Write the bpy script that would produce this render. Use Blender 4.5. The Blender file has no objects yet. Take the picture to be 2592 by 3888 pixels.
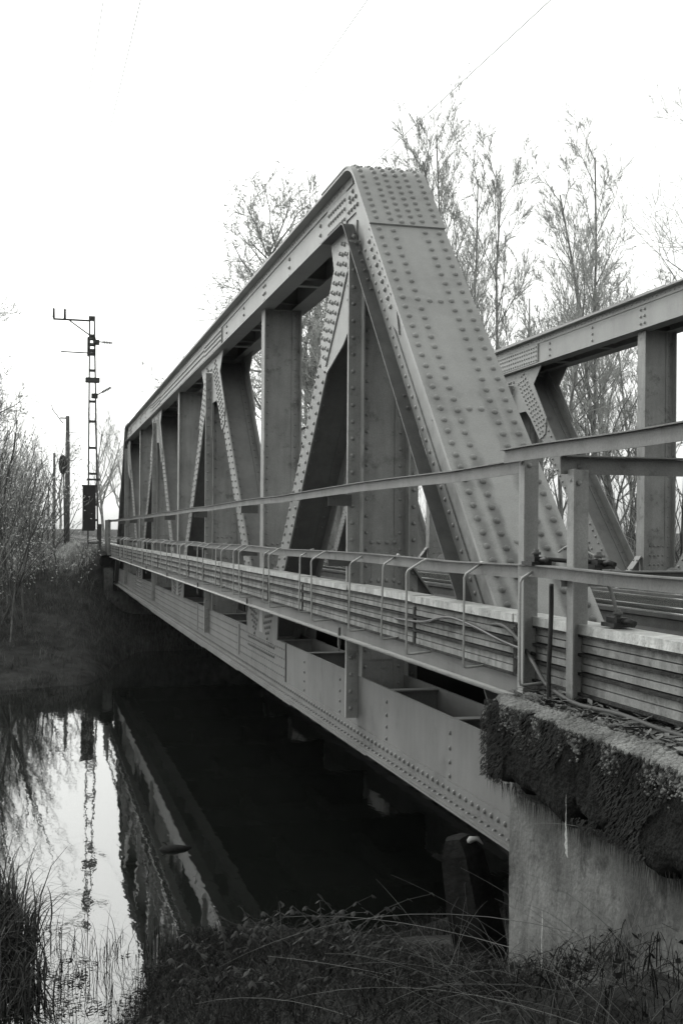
import bpy, math, random
from mathutils import Vector, Matrix, noise
R = math.radians
rnd = random.Random(7)
HAZE=.0002
S = bpy.context.scene
COL = S.collection

# ------------------------------------------------------------------ mesh helpers
class MB:
    def __init__(s):
        s.v = []; s.f = []; s.sm = []
    def add(s, vs, fs, smooth=False):
        o = len(s.v); s.v += [tuple(p) for p in vs]
        s.f += [tuple(i + o for i in f) for f in fs]; s.sm += [smooth] * len(fs)
    def box(s, x0, x1, y0, y1, z0, z1):
        s.add([(x0,y0,z0),(x1,y0,z0),(x1,y1,z0),(x0,y1,z0),(x0,y0,z1),(x1,y0,z1),(x1,y1,z1),(x0,y1,z1)],
              [(0,3,2,1),(4,5,6,7),(0,1,5,4),(1,2,6,5),(2,3,7,6),(3,0,4,7)])
    def plate(s, poly, x0, x1):
        """polygon in the YZ plane given thickness from x0 to x1"""
        n = len(poly)
        s.add([(x0,y,z) for y,z in poly] + [(x1,y,z) for y,z in poly],
              [tuple(range(n-1,-1,-1)), tuple(range(n,2*n))] + [(i,(i+1)%n,n+(i+1)%n,n+i) for i in range(n)])
    def obox(s, c, ax, ay, az, hx, hy, hz):
        c=Vector(c); vs=[]
        for k in (-1,1):
            for q in ((-1,-1),(1,-1),(1,1),(-1,1)):
                vs.append(c+ax*hx*q[0]+ay*hy*q[1]+az*hz*k)
        s.add(vs,[(0,3,2,1),(4,5,6,7),(0,1,5,4),(1,2,6,5),(2,3,7,6),(3,0,4,7)])
    def bar(s, a, b, w, h, up=(0,0,1)):
        a=Vector(a); b=Vector(b); d=(b-a); L=d.length; d.normalize()
        up=Vector(up); x=d.cross(up)
        if x.length<1e-4: x=d.cross(Vector((1,0,0)))
        x.normalize(); z=x.cross(d)
        s.obox((a+b)/2, x, d, z, w/2, L/2, h/2)
    def tube(s, pts, r, n=6, cap=True, smooth=True):
        pts=[Vector(p) for p in pts]; m=len(pts)
        rr = r if isinstance(r,(list,tuple)) else [r]*m
        vs=[]; prev=None
        for i,p in enumerate(pts):
            d=(pts[min(i+1,m-1)]-pts[max(i-1,0)])
            if d.length<1e-9: d=Vector((0,0,1))
            d.normalize()
            if prev is None:
                u=d.orthogonal().normalized()
            else:
                u=prev-d*prev.dot(d)
                if u.length<1e-6: u=d.orthogonal()
                u.normalize()
            prev=u; w=d.cross(u)
            for k in range(n):
                a=2*math.pi*k/n
                vs.append(p+(u*math.cos(a)+w*math.sin(a))*rr[i])
        fs=[(i*n+k,i*n+(k+1)%n,(i+1)*n+(k+1)%n,(i+1)*n+k) for i in range(m-1) for k in range(n)]
        s.add(vs,fs,smooth)
        if cap:
            o=len(s.v)-m*n
            s.f += [tuple(o+k for k in range(n-1,-1,-1)), tuple(o+(m-1)*n+k for k in range(n))]; s.sm += [False,False]
    def rivet(s, p, n, r=.017, seg=8, h=None):
        p=Vector(p); n=Vector(n).normalized(); u=n.orthogonal().normalized(); w=n.cross(u)
        h = h or r*.75; vs=[]
        for rad,hh in ((1,0),(.86,.55),(.5,.9)):
            for k in range(seg):
                a=2*math.pi*k/seg
                vs.append(p+(u*math.cos(a)+w*math.sin(a))*r*rad+n*h*hh)
        vs.append(p+n*h)
        fs=[(j*seg+k,j*seg+(k+1)%seg,(j+1)*seg+(k+1)%seg,(j+1)*seg+k) for j in (0,1) for k in range(seg)]
        fs+=[(2*seg+k,2*seg+(k+1)%seg,3*seg) for k in range(seg)]
        s.add(vs,fs,True)
    def sheet(s, prof, t, x0, x1):
        """a plate bent along a YZ profile, thickness t to the left-hand normal"""
        m=len(prof); nr=[]
        for i in range(m):
            a=Vector(prof[max(i-1,0)]); b=Vector(prof[min(i+1,m-1)]); d=(b-a).normalized(); nr.append(Vector((-d.y,d.x)))
        o=[Vector(prof[i])+nr[i]*t for i in range(m)]
        vs=[(x,p[0],p[1]) for p in prof for x in (x0,x1)]+[(x,p[0],p[1]) for p in o for x in (x0,x1)]
        k=2*m; fs=[]
        for i in range(m-1):
            a=2*i
            fs+=[(a,a+1,a+3,a+2),(k+a,k+a+2,k+a+3,k+a+1),(a,a+2,k+a+2,k+a),(a+1,k+a+1,k+a+3,a+3)]
        fs+=[(0,k,k+1,1),(2*m-2,2*m-1,k+2*m-1,k+2*m-2)]
        s.add(vs,fs)
    def ico(s, c, rx, ry, rz, seg=6, rings=4):
        c=Vector(c); vs=[c+Vector((0,0,rz))]
        for j in range(1,rings):
            t=math.pi*j/rings
            for k in range(seg):
                a=2*math.pi*(k+.5*(j%2))/seg
                vs.append(c+Vector((rx*math.sin(t)*math.cos(a),ry*math.sin(t)*math.sin(a),rz*math.cos(t))))
        vs.append(c-Vector((0,0,rz))); fs=[]
        for k in range(seg): fs.append((0,1+k,1+(k+1)%seg))
        for j in range(rings-2):
            for k in range(seg):
                a=1+j*seg; fs.append((a+k,a+seg+k,a+seg+(k+1)%seg,a+(k+1)%seg))
        a=1+(rings-2)*seg
        for k in range(seg): fs.append((a+k,len(vs)-1,a+(k+1)%seg))
        s.add(vs,fs,True)
    def build(s, name, mat, parent=None, loc=(0,0,0)):
        me=bpy.data.meshes.new(name); me.from_pydata(s.v,[],s.f); me.validate(); 
        if len(me.polygons)==len(s.sm): me.polygons.foreach_set('use_smooth',s.sm)
        me.materials.append(mat); me.update()
        o=bpy.data.objects.new(name,me); COL.objects.link(o); o.location=loc
        if parent: o.parent=parent
        return o

def tag(o, label=None, cat=None, group=None, kind=None):
    if label: o['label']=label
    if cat: o['category']=cat
    if group: o['group']=group
    if kind: o['kind']=kind
    return o
def empty(name, loc, rz=0):
    o=bpy.data.objects.new(name,None); COL.objects.link(o); o.location=loc; o.rotation_euler[2]=rz
    o.empty_display_size=.2
    return o
KIDS={}
def dup(o, parent=None, loc=None, rz=None):
    c=o.copy(); COL.objects.link(c)
    if parent is not None: c.parent=parent
    if loc is not None: c.location=loc
    if rz is not None: c.rotation_euler[2]=rz
    for ch in [q for q in bpy.data.objects if q.parent==o]: dup(ch,c)
    return c

# ------------------------------------------------------------------ materials (a black-and-white place: every base is a grey)
def mat(name, base, var=.25, rough=.6, scale=3., streak=0., bump=.1, bscale=60., stain=None, stain_amt=0., spec=.4, metal=0., zstretch=.12, fine=.12):
    m=bpy.data.materials.new(name); m.use_nodes=True; nt=m.node_tree; N=nt.nodes; L=nt.links
    b=N['Principled BSDF']; b.inputs['Roughness'].default_value=rough; b.inputs['Metallic'].default_value=metal
    b.inputs['Specular IOR Level'].default_value=spec
    geo=N.new('ShaderNodeNewGeometry')
    n1=N.new('ShaderNodeTexNoise'); n1.inputs['Scale'].default_value=scale; n1.inputs['Detail'].default_value=6; n1.inputs['Roughness'].default_value=.62
    L.new(geo.outputs['Position'],n1.inputs['Vector'])
    def rng(src,lo,hi,a=.3,c=.7):
        r=N.new('ShaderNodeMapRange'); r.inputs['From Min'].default_value=a; r.inputs['From Max'].default_value=c
        r.inputs['To Min'].default_value=lo; r.inputs['To Max'].default_value=hi; L.new(src,r.inputs['Value']); return r.outputs['Result']
    def mul(a,c):
        q=N.new('ShaderNodeMath'); q.operation='MULTIPLY'; L.new(a,q.inputs[0])
        if isinstance(c,float): q.inputs[1].default_value=c
        else: L.new(c,q.inputs[1])
        return q.outputs[0]
    v=rng(n1.outputs['Fac'],1-var,1+var)
    if fine:
        n3=N.new('ShaderNodeTexNoise'); n3.inputs['Scale'].default_value=bscale*1.7; n3.inputs['Detail'].default_value=3
        L.new(geo.outputs['Position'],n3.inputs['Vector']); v=mul(v,rng(n3.outputs['Fac'],1-fine,1+fine))
    if streak:
        mp=N.new('ShaderNodeMapping'); mp.inputs['Scale'].default_value=(1,1,zstretch); L.new(geo.outputs['Position'],mp.inputs['Vector'])
        n2=N.new('ShaderNodeTexNoise'); n2.inputs['Scale'].default_value=14; n2.inputs['Detail'].default_value=5; L.new(mp.outputs[0],n2.inputs['Vector'])
        v=mul(v,rng(n2.outputs['Fac'],1-streak,1.,.38,.6))
    if stain_amt:
        n4=N.new('ShaderNodeTexNoise'); n4.inputs['Scale'].default_value=scale*2.3; n4.inputs['Detail'].default_value=8; n4.inputs['Roughness'].default_value=.7
        ad=N.new('ShaderNodeVectorMath'); ad.inputs[1].default_value=(17,3,9); L.new(geo.outputs['Position'],ad.inputs[0]); L.new(ad.outputs[0],n4.inputs['Vector'])
        v=mul(v,rng(n4.outputs['Fac'],1.,1-stain_amt,.55,.68))
    v=mul(v,float(min(.75,base*1.45)))
    cb=N.new('ShaderNodeCombineColor'); L.new(mul(v,.985),cb.inputs[0]); L.new(v,cb.inputs[1]); L.new(mul(v,.975),cb.inputs[2])
    L.new(cb.outputs[0],b.inputs['Base Color'])
    if bump:
        nb=N.new('ShaderNodeTexNoise'); nb.inputs['Scale'].default_value=bscale; nb.inputs['Detail'].default_value=5; L.new(geo.outputs['Position'],nb.inputs['Vector'])
        bp=N.new('ShaderNodeBump'); bp.inputs['Strength'].default_value=bump; bp.inputs['Distance'].default_value=.02; L.new(nb.outputs['Fac'],bp.inputs['Height']); L.new(bp.outputs[0],b.inputs['Normal'])
    return m
M={}
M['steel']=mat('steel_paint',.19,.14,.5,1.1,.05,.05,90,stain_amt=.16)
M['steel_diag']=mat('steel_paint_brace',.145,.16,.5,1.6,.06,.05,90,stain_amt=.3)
M['steel_under']=mat('steel_under_shade',.018,.4,.8,2,.1,.1,60,spec=.1)  # black of the shaded bridge underside put into the base colour
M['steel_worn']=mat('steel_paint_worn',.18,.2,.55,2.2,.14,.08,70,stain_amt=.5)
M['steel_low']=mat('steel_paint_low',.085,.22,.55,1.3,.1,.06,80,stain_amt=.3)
M['steel_dark']=mat('steel_dark',.06,.25,.6,2.5,.15,.1,60)  # dark rail brackets; on the end post flange this tone paints in shade
M['steel_web']=mat('steel_paint_dull',.10,.2,.6,1.4,.1,.06,80,stain_amt=.2)
M['steel_rusty']=mat('steel_rusty',.07,.45,.8,5,.2,.3,50,stain_amt=.5)
M['rail_paint']=mat('rail_paint',.16,.2,.5,4,.1,.06,80,stain_amt=.35)
M['rail_dull']=mat('rail_dull',.105,.25,.55,4,.1,.08,80,stain_amt=.4)
M['rod']=mat('galvanised_rod',.22,.2,.5,6,0,.03,80)
M['lid']=mat('concrete_lid',.34,.3,.36,5,.3,.25,60,stain_amt=.55)
M['board']=mat('stained_board',.165,.3,.8,3,.35,.2,60,stain_amt=.6,zstretch=.25,spec=.2)
M['board_ledge']=mat('grimy_ledge',.03,.5,.95,9,.2,.6,60,spec=.1)
M['concrete']=mat('old_concrete',.095,.5,.9,1.9,.18,.5,35,stain_amt=.6,spec=.1,zstretch=.3)
M['concrete_moss']=mat('mossy_concrete',.012,.6,1,7,.2,1.,45,spec=.03)
M['moss']=mat('moss_cushions',.12,.5,.95,8,0,.6,140,spec=.05)
M['moss_dark']=mat('moss_dark',.016,.6,.95,5,0,0,140,fine=0,spec=.03)
M['lime']=mat('lime_crust',.26,.2,.9,12,0,.3,80)
M['ground']=mat('bank_soil',.026,.5,.95,3,0,.8,20,spec=.03)
M['ballast']=mat('ballast',.05,.5,.9,22,0,1.,40,spec=.1)
M['sleeper']=mat('sleeper_wood',.045,.3,.85,5,0,.3,40,spec=.2)
M['railhead']=mat('polished_rail',.35,.1,.22,5,0,.02,40,metal=.9)
M['railrust']=mat('rail_rust',.06,.3,.7,6,0,.15,60)
M['bark']=mat('bark',.19,.4,.9,4,.2,.4,25,spec=.1)
M['bark_dark']=mat('bark_dark',.08,.4,.9,4,.2,.4,25,spec=.1)
M['twig_mid']=mat('twig_mid',.2,.3,.9,3,0,0,25,fine=0,spec=.1)
M['twig']=mat('twig',.34,.3,.9,3,0,0,25,fine=0,spec=.1)
M['twig_dark']=mat('twig_dark',.03,.3,.9,3,0,0,25,fine=0,spec=.1)
M['leaf']=mat('withered_leaf',.28,.4,.8,5,0,0,25,fine=0,spec=.1)
M['grass_dark']=mat('dark_grass',.014,.6,.9,3,0,0,25,fine=0,spec=.05)
M['grass_bank']=mat('bank_grass',.055,.6,.9,3,0,0,25,fine=0,spec=.05)
M['grass_weed']=mat('bank_weed',.085,.5,.9,3,0,0,25,fine=0,spec=.05)
M['grass_mid']=mat('winter_grass',.03,.6,.9,2.5,0,0,25,fine=0,spec=.1)
M['grass_dry']=mat('dry_stalk',.085,.4,.8,4,0,0,25,fine=0,spec=.2)
M['grass_pale']=mat('pale_grass',.26,.45,.85,1.5,0,0,25,fine=0,spec=.1)
M['mast']=mat('mast_steel',.045,.25,.7,4,0,.05,60,spec=.2)
M['wood_pole']=mat('pole_wood',.07,.3,.85,5,.2,.1,60,spec=.2)
M['black']=mat('black_rubber',.012,.2,.5,5,0,.03,60,spec=.3)
M['porcelain']=mat('insulator_brown',.03,.1,.35,5,0,0,60,fine=0)
M['wire']=mat('wire',.6,.1,.5,5,0,0,60,fine=0,spec=.1)
M['stump']=mat('weathered_wood',.013,.5,.95,4,.3,.8,30,spec=.05)
M['pale_wood']=mat('broken_wood',.3,.2,.8,9,0,.3,40)
def post_mat():
    # painted steel with grime trails running down the rivet columns of the lower half, in the post's own coordinates
    m=M['steel'].copy(); m.name='end_post_paint'; nt=m.node_tree; N=nt.nodes; L=nt.links
    b=N['Principled BSDF']; src=b.inputs['Base Color'].links[0].from_socket
    tc=N.new('ShaderNodeTexCoord'); sp=N.new('ShaderNodeSeparateXYZ'); L.new(tc.outputs['Object'],sp.inputs[0])
    def math_(op,a,b_=None):
        q=N.new('ShaderNodeMath'); q.operation=op
        for i,v in enumerate((a,b_)):
            if v is None: continue
            if isinstance(v,(int,float)): q.inputs[i].default_value=v
            else: L.new(v,q.inputs[i])
        return q.outputs[0]
    ax=math_('ABSOLUTE',sp.outputs[0])
    d=math_('MINIMUM',math_('ABSOLUTE',math_('SUBTRACT',ax,.235)),math_('ABSOLUTE',math_('SUBTRACT',ax,.12)))
    nz=N.new('ShaderNodeTexNoise'); nz.inputs['Scale'].default_value=5; nz.inputs['Detail'].default_value=6; nz.inputs['Roughness'].default_value=.65; L.new(tc.outputs['Object'],nz.inputs['Vector'])
    def mr(v,a,b_,c,d_):
        r=N.new('ShaderNodeMapRange'); r.interpolation_type='SMOOTHSTEP'
        for i,k in enumerate((a,b_,c,d_)): r.inputs[i+1].default_value=k
        L.new(v,r.inputs[0]); return r.outputs[0]
    col=mr(math_('ADD',d,math_('MULTIPLY',nz.outputs['Fac'],.10)),.06,.11,1,0)
    low=mr(math_('ADD',sp.outputs[2],math_('MULTIPLY',nz.outputs['Fac'],2.2)),4.3,5.9,1,.12)
    amt=math_('MULTIPLY',math_('MULTIPLY',col,low),.6)
    mx=N.new('ShaderNodeMix'); mx.data_type='RGBA'; L.new(amt,mx.inputs['Factor']); L.new(src,mx.inputs['A']); mx.inputs['B'].default_value=(.03,.031,.03,1)
    L.new(mx.outputs['Result'],b.inputs['Base Color']); return m
M['post']=post_mat()

def water_mat():
    m=bpy.data.materials.new('river_water'); m.use_nodes=True; nt=m.node_tree; N=nt.nodes; L=nt.links
    b=N['Principled BSDF']; b.inputs['Base Color'].default_value=(.006,.007,.006,1); b.inputs['Roughness'].default_value=.025
    b.inputs['IOR'].default_value=2.5; b.inputs['Specular IOR Level'].default_value=.5
    geo=N.new('ShaderNodeNewGeometry')
    mp=N.new('ShaderNodeMapping'); mp.inputs['Scale'].default_value=(1,.45,1); mp.inputs['Rotation'].default_value=(0,0,R(14)); L.new(geo.outputs['Position'],mp.inputs['Vector'])
    n=N.new('ShaderNodeTexNoise'); n.inputs['Scale'].default_value=5.5; n.inputs['Detail'].default_value=3; L.new(mp.outputs[0],n.inputs['Vector'])
    bp=N.new('ShaderNodeBump'); bp.inputs['Strength'].default_value=.022; bp.inputs['Distance'].default_value=.05
    L.new(n.outputs['Fac'],bp.inputs['Height']); L.new(bp.outputs[0],b.inputs['Normal'])
    return m
M['water']=water_mat()

# ------------------------------------------------------------------ terrain
def sst(a,b,x):
    t=max(0,min(1,(x-a)/(b-a))); return t*t*(3-2*t)
def shore_near(X): return 7.7+2.5*sst(.1,1.6,X)-.8*sst(-1,-6,X)+.25*math.sin(X*1.9)+13*sst(9.2,12.5,X)  # land closes the river beyond the bridge to block sky glints
def shore_far(X): return 27.4+8.2*sst(1.0,3.2,X)-6.5*sst(8,11,X)+.3*math.sin(X*1.3)
def ground(X,Y):
    yn,yf=shore_near(X),shore_far(X)
    nz=noise.noise((X*.35,Y*.35,1.7))*.16+noise.noise((X*1.3,Y*1.3,4.))*.06
    if Y<yn: h=min(1.78,.29*(yn-Y))+nz+.32*sst(1.55,2.1,X)*sst(4.7,3.5,Y)
    elif Y>yf: h=min(2.2,.2*(Y-yf))+nz*min(1,(Y-yf)*.5+.2)
    else: h=-1.3*min(1,min(Y-yn,yf-Y)*.5)
    # railway embankment
    if Y>39.6:
        e=2.78-max(0,(2.15-X))/1.7 if X<5.3 else 2.78-max(0,X-9)/1.7
        h=max(h,e+nz*.3)
    if Y<4.9 and X>2.3:
        h=max(2.62 if X<8.6 else 2.62-(X-8.6)/1.7, min(h,2.1))
    d=math.hypot(X,Y-25)
    if d>120: h+= (d-120)*.004
    return h
def axis(dense,lo,hi,step,far):
    a=[]; x=lo
    while x<=hi: a.append(x); x+=step
    s=step; x=a[-1]
    while x<far: s*=1.28; x+=s; a.append(x)
    s=step; x=a[0]; pre=[]
    while x>-far: s*=1.28; x-=s; pre.append(x)
    return pre[::-1]+a
xs=axis(0,-5,14,.3,900); ys=axis(0,-3,52,.4,900)
mb=MB(); nx=len(xs)
vs=[(x,y,ground(x,y)) for y in ys for x in xs]
fs=[(j*nx+i,j*nx+i+1,(j+1)*nx+i+1,(j+1)*nx+i) for j in range(len(ys)-1) for i in range(nx-1)]
mb.add(vs,fs,True); tag(mb.build('ground',M['ground']),'dark soil river banks and fields','ground',kind='structure')
mb=MB(); mb.add([(-600,-3,0),(600,-3,0),(600,60,0),(-600,60,0)],[(0,1,2,3)])
tag(mb.build('water',M['water']),'still dark river water mirroring the sky','water',kind='structure')

# ------------------------------------------------------------------ the truss bridge
CX,CY=2.805,22.2
DX=4.945                     # spacing of the two trusses
P=4.25; U=12.75              # panel length, apex position (local y)
ZT,ZB=6.42,2.10              # chord work lines
TOP=6.63; DEP=.44; W=.21; OW=.308
bridge=tag(empty('truss_bridge',(CX,CY,0)),'grey riveted steel railway truss bridge spanning the river','bridge')
sl=math.atan(1.055); ds=Vector((0,-math.cos(sl),-math.sin(sl))); dn=Vector((0,-math.sin(sl),math.cos(sl)))  # along the end post, and out of its cover plate
APX=Vector((0,-U,TOP))       # corner of the two cover-plate planes
def arc(corner,dir_in,dir_out,r,n=8):
    """profile points (y,z) rounding a corner; dir_in comes from the chord, dir_out leaves down the post"""
    a=math.acos(max(-1,min(1,dir_in.dot(dir_out)))); t=r*math.tan(a/2)
    p0=corner-dir_in*t; p1=corner+dir_out*t
    bis=(dir_out-dir_in).normalized(); c=corner+bis*(r/math.cos(a/2)); out=[]
    for i in range(n+1):
        q=p0.lerp(p1,i/n); v=(q-c).normalized()*r; out.append(c+v)
    return [(p.y,p.z) for p in out], t
din=Vector((0,-1,0))
def postlen(z): return (TOP-z)/math.sin(sl)

def make_top_chord():
    m=MB(); y0=-U+.02; y1=U-.02
    prof,t=arc(APX,din,ds,.46)
    # webs
    for s in (-1,1):
        m.box(min(s*W,s*(W-.02)),max(s*W,s*(W-.02)),y0,y1,TOP-DEP,TOP-.004)
        a,b=sorted((s*W,s*(W+.012)))
        m.box(a,b,y0+.2,y1-.2,TOP-.10,TOP-.004)              # upper angle leg
        m.box(a,b,y0+.45,y1-.45,TOP-DEP,TOP-DEP+.05)         # lower angle leg
        a,b=sorted((s*(W+.012),s*OW))
        m.box(a,b,y0+.1,y1-.1,TOP-.016,TOP-.004)
        m.box(a,b,y0+.38,y1-.38,TOP-DEP,TOP-DEP+.012)
        a,b=sorted((s*W,s*.12)); 
        m.box(*sorted((s*(W-.02),s*(W-.1))),y0+.4,y1-.4,TOP-DEP,TOP-DEP+.012)
        # rivets
        y=y0+.5
        while y<y1-.5:
            m.rivet((s*(W+.012),y,TOP-.055),(s,0,0),.013,6)
            m.rivet((s*(W+.012),y+.05,TOP-DEP+.03),(s,0,0),.011,6)
            y+=.105
        k=0; y=-U+P/3
        while y<U-.5:
            if abs(y)>5.3:
                cols=(-.05,.05) if k%3==2 else (0,)
                for c in cols:
                    for z in (TOP-.16,TOP-.25,TOP-.34): m.rivet((s*W,y+c,z),(s,0,0),.021,8,.02)
            y+=P/3; k+=1
        # splice plates over the apexes and the middle
        def splice(a,b,pitch=.085,t=.014,rows=(TOP-.17,TOP-.25,TOP-.34)):
            q=sorted((s*W,s*(W+t)))
            m.box(q[0],q[1],a,b,TOP-DEP+.055,TOP-.105)
            y=a+.05
            while y<b-.03:
                for z in rows: m.rivet((s*(W+t),y,z),(s,0,0),.018,6,.017)
                y+=pitch
        for e in (-1,1):
            a,b=sorted((e*(U-.42),e*(U-1.1))); splice(a,b,.08)
            a,b=sorted((e*5.25,e*3.5)); splice(a,b,.09,.02,(TOP-.15,TOP-.21,TOP-.28,TOP-.35))
        splice(-3.48,3.48,.075,.012)
    m.sheet([(U-t-.001,TOP),(-U+t+.001,TOP)],.02,-OW,OW)
    # long cover plates stepping up to the middle
    m.box(-OW,OW,-9.2,9.2,TOP,TOP+.012); m.box(-OW+.01,OW-.01,-6.2,6.2,TOP+.012,TOP+.024)
    return m
tc=make_top_chord().build('top_chord',M['steel'],bridge)
dia=MB(); dia.box(-W+.022,W-.022,-.006,.006,TOP-DEP+.09,TOP-.03); dia.box(-W+.022,W-.022,-.05,.05,TOP-DEP+.08,TOP-DEP+.092)
for s in (-1,1): dia.plate([(-.09,TOP-DEP+.013),(.09,TOP-DEP+.013),(.05,TOP-DEP+.085),(-.05,TOP-DEP+.085)],*sorted((s*(W-.022),s*(W-.032))))
dia.box(-W+.1,W-.1,-.045,.045,TOP-DEP-.001,TOP-DEP+.011)
d0=None; y=-U+P/3
while y<U-.5:
    if d0 is None: d0=dia.build('diaphragm',M['steel'],tc,(0,y,0))
    else:
        c=d0.copy(); COL.objects.link(c); c.parent=tc; c.location=(0,y,0)
    y+=P/3
# dark inside of the chord needs its top: the cover plate above already closes it

def make_end_post():
    m=MB(); L=postlen(1.95)
    prof,t=arc(APX,din,ds,.46)
    end=APX+ds*L
    m.sheet(prof+[(end.y,end.z)],.02,-OW,OW)
    B0=APX+ds*.05
    def P3(x,sv,nv): return (APX+ds*sv+dn*nv)+Vector((x,0,0))
    for s in (-1,1):
        def strip(xa,xb,s0,s1,n0,n1):
            vs=[P3(x,a,n) for x in (xa,xb) for a in (s0,s1) for n in (n0,n1)]
            m.add(vs,[(0,1,3,2),(4,6,7,5),(0,4,5,1),(2,3,7,6),(0,2,6,4),(1,5,7,3)])
        strip(*sorted((s*W,s*(W-.02))),.2,L,-DEP,-.021)
        strip(*sorted((s*W,s*(W+.012))),.35,L,-.12,-.021)
        strip(*sorted((s*(W+.012),s*(OW-.003))),.35,L,-.034,-.022)
        strip(*sorted((s*W,s*(W+.012))),.62,L-.25,-DEP,-DEP+.115)
        a=.7
        while a<L-.35:
            m.rivet(P3(s*(W+.012),a,-DEP+.065),(s,0,0),.016,7); a+=.115
        k=0; a=1.55
        while a<L-.4:
            m.rivet(P3(s*(W+.012),a,-.075),(s,0,0),.017,7); m.rivet(P3(s*W,a+.13,-.2),(s,0,0),.017,7); a+=1.3
        # cover plate rivets
        a=.98
        while a<L-.1:
            for x in (.245,.13): m.rivet(P3(s*x+rnd.uniform(-.003,.003),a+(0 if x>.2 else .012)+rnd.uniform(-.004,.004),0),dn,.0225+rnd.uniform(-.0015,.001),10,.021)
            a+=.112
        for a in (1.9,3.1,4.3): m.rivet(P3(s*.042,a,0),dn,.0225,10,.021)
    # foot plate
    vs=[P3(x,L-.35,-.02) for x in (-OW,OW)]
    return m
ep=make_end_post().build('end_post',M['post'],bridge)
# dark lower flange of the end post and its curve into the chord
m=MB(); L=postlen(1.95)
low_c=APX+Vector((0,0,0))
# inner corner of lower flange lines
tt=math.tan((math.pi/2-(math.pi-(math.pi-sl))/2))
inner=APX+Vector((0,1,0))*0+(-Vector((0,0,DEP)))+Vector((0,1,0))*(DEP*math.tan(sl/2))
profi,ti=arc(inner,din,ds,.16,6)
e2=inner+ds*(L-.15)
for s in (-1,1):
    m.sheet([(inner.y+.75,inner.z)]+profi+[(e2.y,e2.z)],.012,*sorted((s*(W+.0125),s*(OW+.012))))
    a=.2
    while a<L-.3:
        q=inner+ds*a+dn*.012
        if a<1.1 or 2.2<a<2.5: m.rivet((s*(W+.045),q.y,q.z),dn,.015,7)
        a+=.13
fl=m.build('lower_flange',M['steel_dark'],ep)
fl['label']='outer flange with shade put into its dark colour'
# bent cover plate over the apex
m=MB(); prof,t=arc(APX+Vector((0,0,.0)),din,ds,.46,12)
sseam=postlen(5.965)+.0
pe=APX+ds*sseam
path=[(-U+1.0,TOP+.003)]+[(a,b) for a,b in prof]+[(pe.y,pe.z)]
nr=[]
up=[]
for i,q in enumerate(path):
    a=Vector(path[max(i-1,0)]); b=Vector(path[min(i+1,len(path)-1)]); d=(b-a).normalized(); up.append((q[0]+d.y*.003,q[1]-d.x*.003))
m.sheet(up,-.013,-OW-.006,OW+.006)
# rivets along the path
seglen=0; acc=.06; rows=0
for i in range(len(up)-1):
    a=Vector((0,)+up[i]); b=Vector((0,)+up[i+1]); l=(b-a).length; d=(b-a).normalized(); n=Vector((0,d.z,-d.y)); n=-n if n.z<0 else n
    while acc<l:
        q=a+d*acc+n*.013
        for x in (.245,.13,.045):
            for s in (-1,1):
                qq=q+Vector((s*x,0,0))+(d*.04 if x<.1 else (d*.01 if x<.2 else Vector()))
                m.rivet(qq,n,.0225,10,.02)
        rows+=1
        acc+=.088
    acc-=l
cp=m.build('cover_plate',M['steel'],ep)

def make_vertical(odd):
    m=MB(); top=TOP-DEP+.1; bot=2.0
    if odd:
        m.box(-W-.0,W+.0,-.007,.007,bot+.05,top)
        for s in (-1,1):
            for q in (-1,1):
                m.box(*sorted((s*(W-.004),s*(W-.016))),*sorted((q*.007,q*.115)),bot,top-.08)        # in-plane legs
                m.box(*sorted((s*(W-.016),s*(W-.11))),*sorted((q*.0072,q*.019)),bot+.1,top-.08)     # legs on the web
            m.box(*sorted((s*(W-.003),s*OW)),-.019,.019,2.02,TOP-DEP-.20)                            # outstanding stiffener
            z=2.1
            while z<TOP-DEP-.08:
                for q in (-1,1):
                    m.rivet((s*.27,q*.019,z),(0,q,0),.0185,8); m.rivet((s*(W-.065),q*.019,z+.06),(0,q,0),.015,7)
                z+=.14
        # riveted plate at the foot
        m.box(-W+.112,W-.112,-.019,-.0075,2.5,3.56); m.box(-W+.112,W-.112,.0075,.019,2.5,3.56)
        for z in (3.48,3.38,3.16,3.06,2.96,2.86,2.76):
            for x in (-.1,-.035,.035,.1): m.rivet((x,-.019,z),(0,-1,0),.0185,8)
        m2=None
    else:
        m.box(-W+.005,W-.005,-.006,.006,bot+.1,top)
        for s in (-1,1):
            m.box(*sorted((s*(W+.015),s*W)),-.1,.1,2.38,TOP-DEP-.003)
            for q in (-1,1):
                m.box(*sorted((s*W,s*(W-.09))),*sorted((q*.0062,q*.016)),bot+.1,top-.09)
            z=2.5
            while z<TOP-DEP-.05:
                for q in (-1,1): m.rivet((s*(W-.045),q*.016,z),(0,q,0),.013,6)
                z+=.13
        m.box(-W+.092,W-.092,-.016,-.0065,2.5,3.5)
        for z in (3.42,3.3,3.18,3.06,2.94,2.82):
            for x in (-.09,-.03,.03,.09): m.rivet((x,-.016,z),(0,-1,0),.0165,7)
    return m
verts=[]
vo=make_vertical(True).build('vertical_post',M['steel_worn'],bridge,(0,-U,0))
ve=make_vertical(False).build('vertical_post',M['steel_worn'],bridge,(0,-U+P,0))
verts=[vo,ve]
for k in range(2,7):
    src=vo if k%2==0 else ve
    verts.append(dup(src,bridge,(0,-U+P*k,0)))

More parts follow.
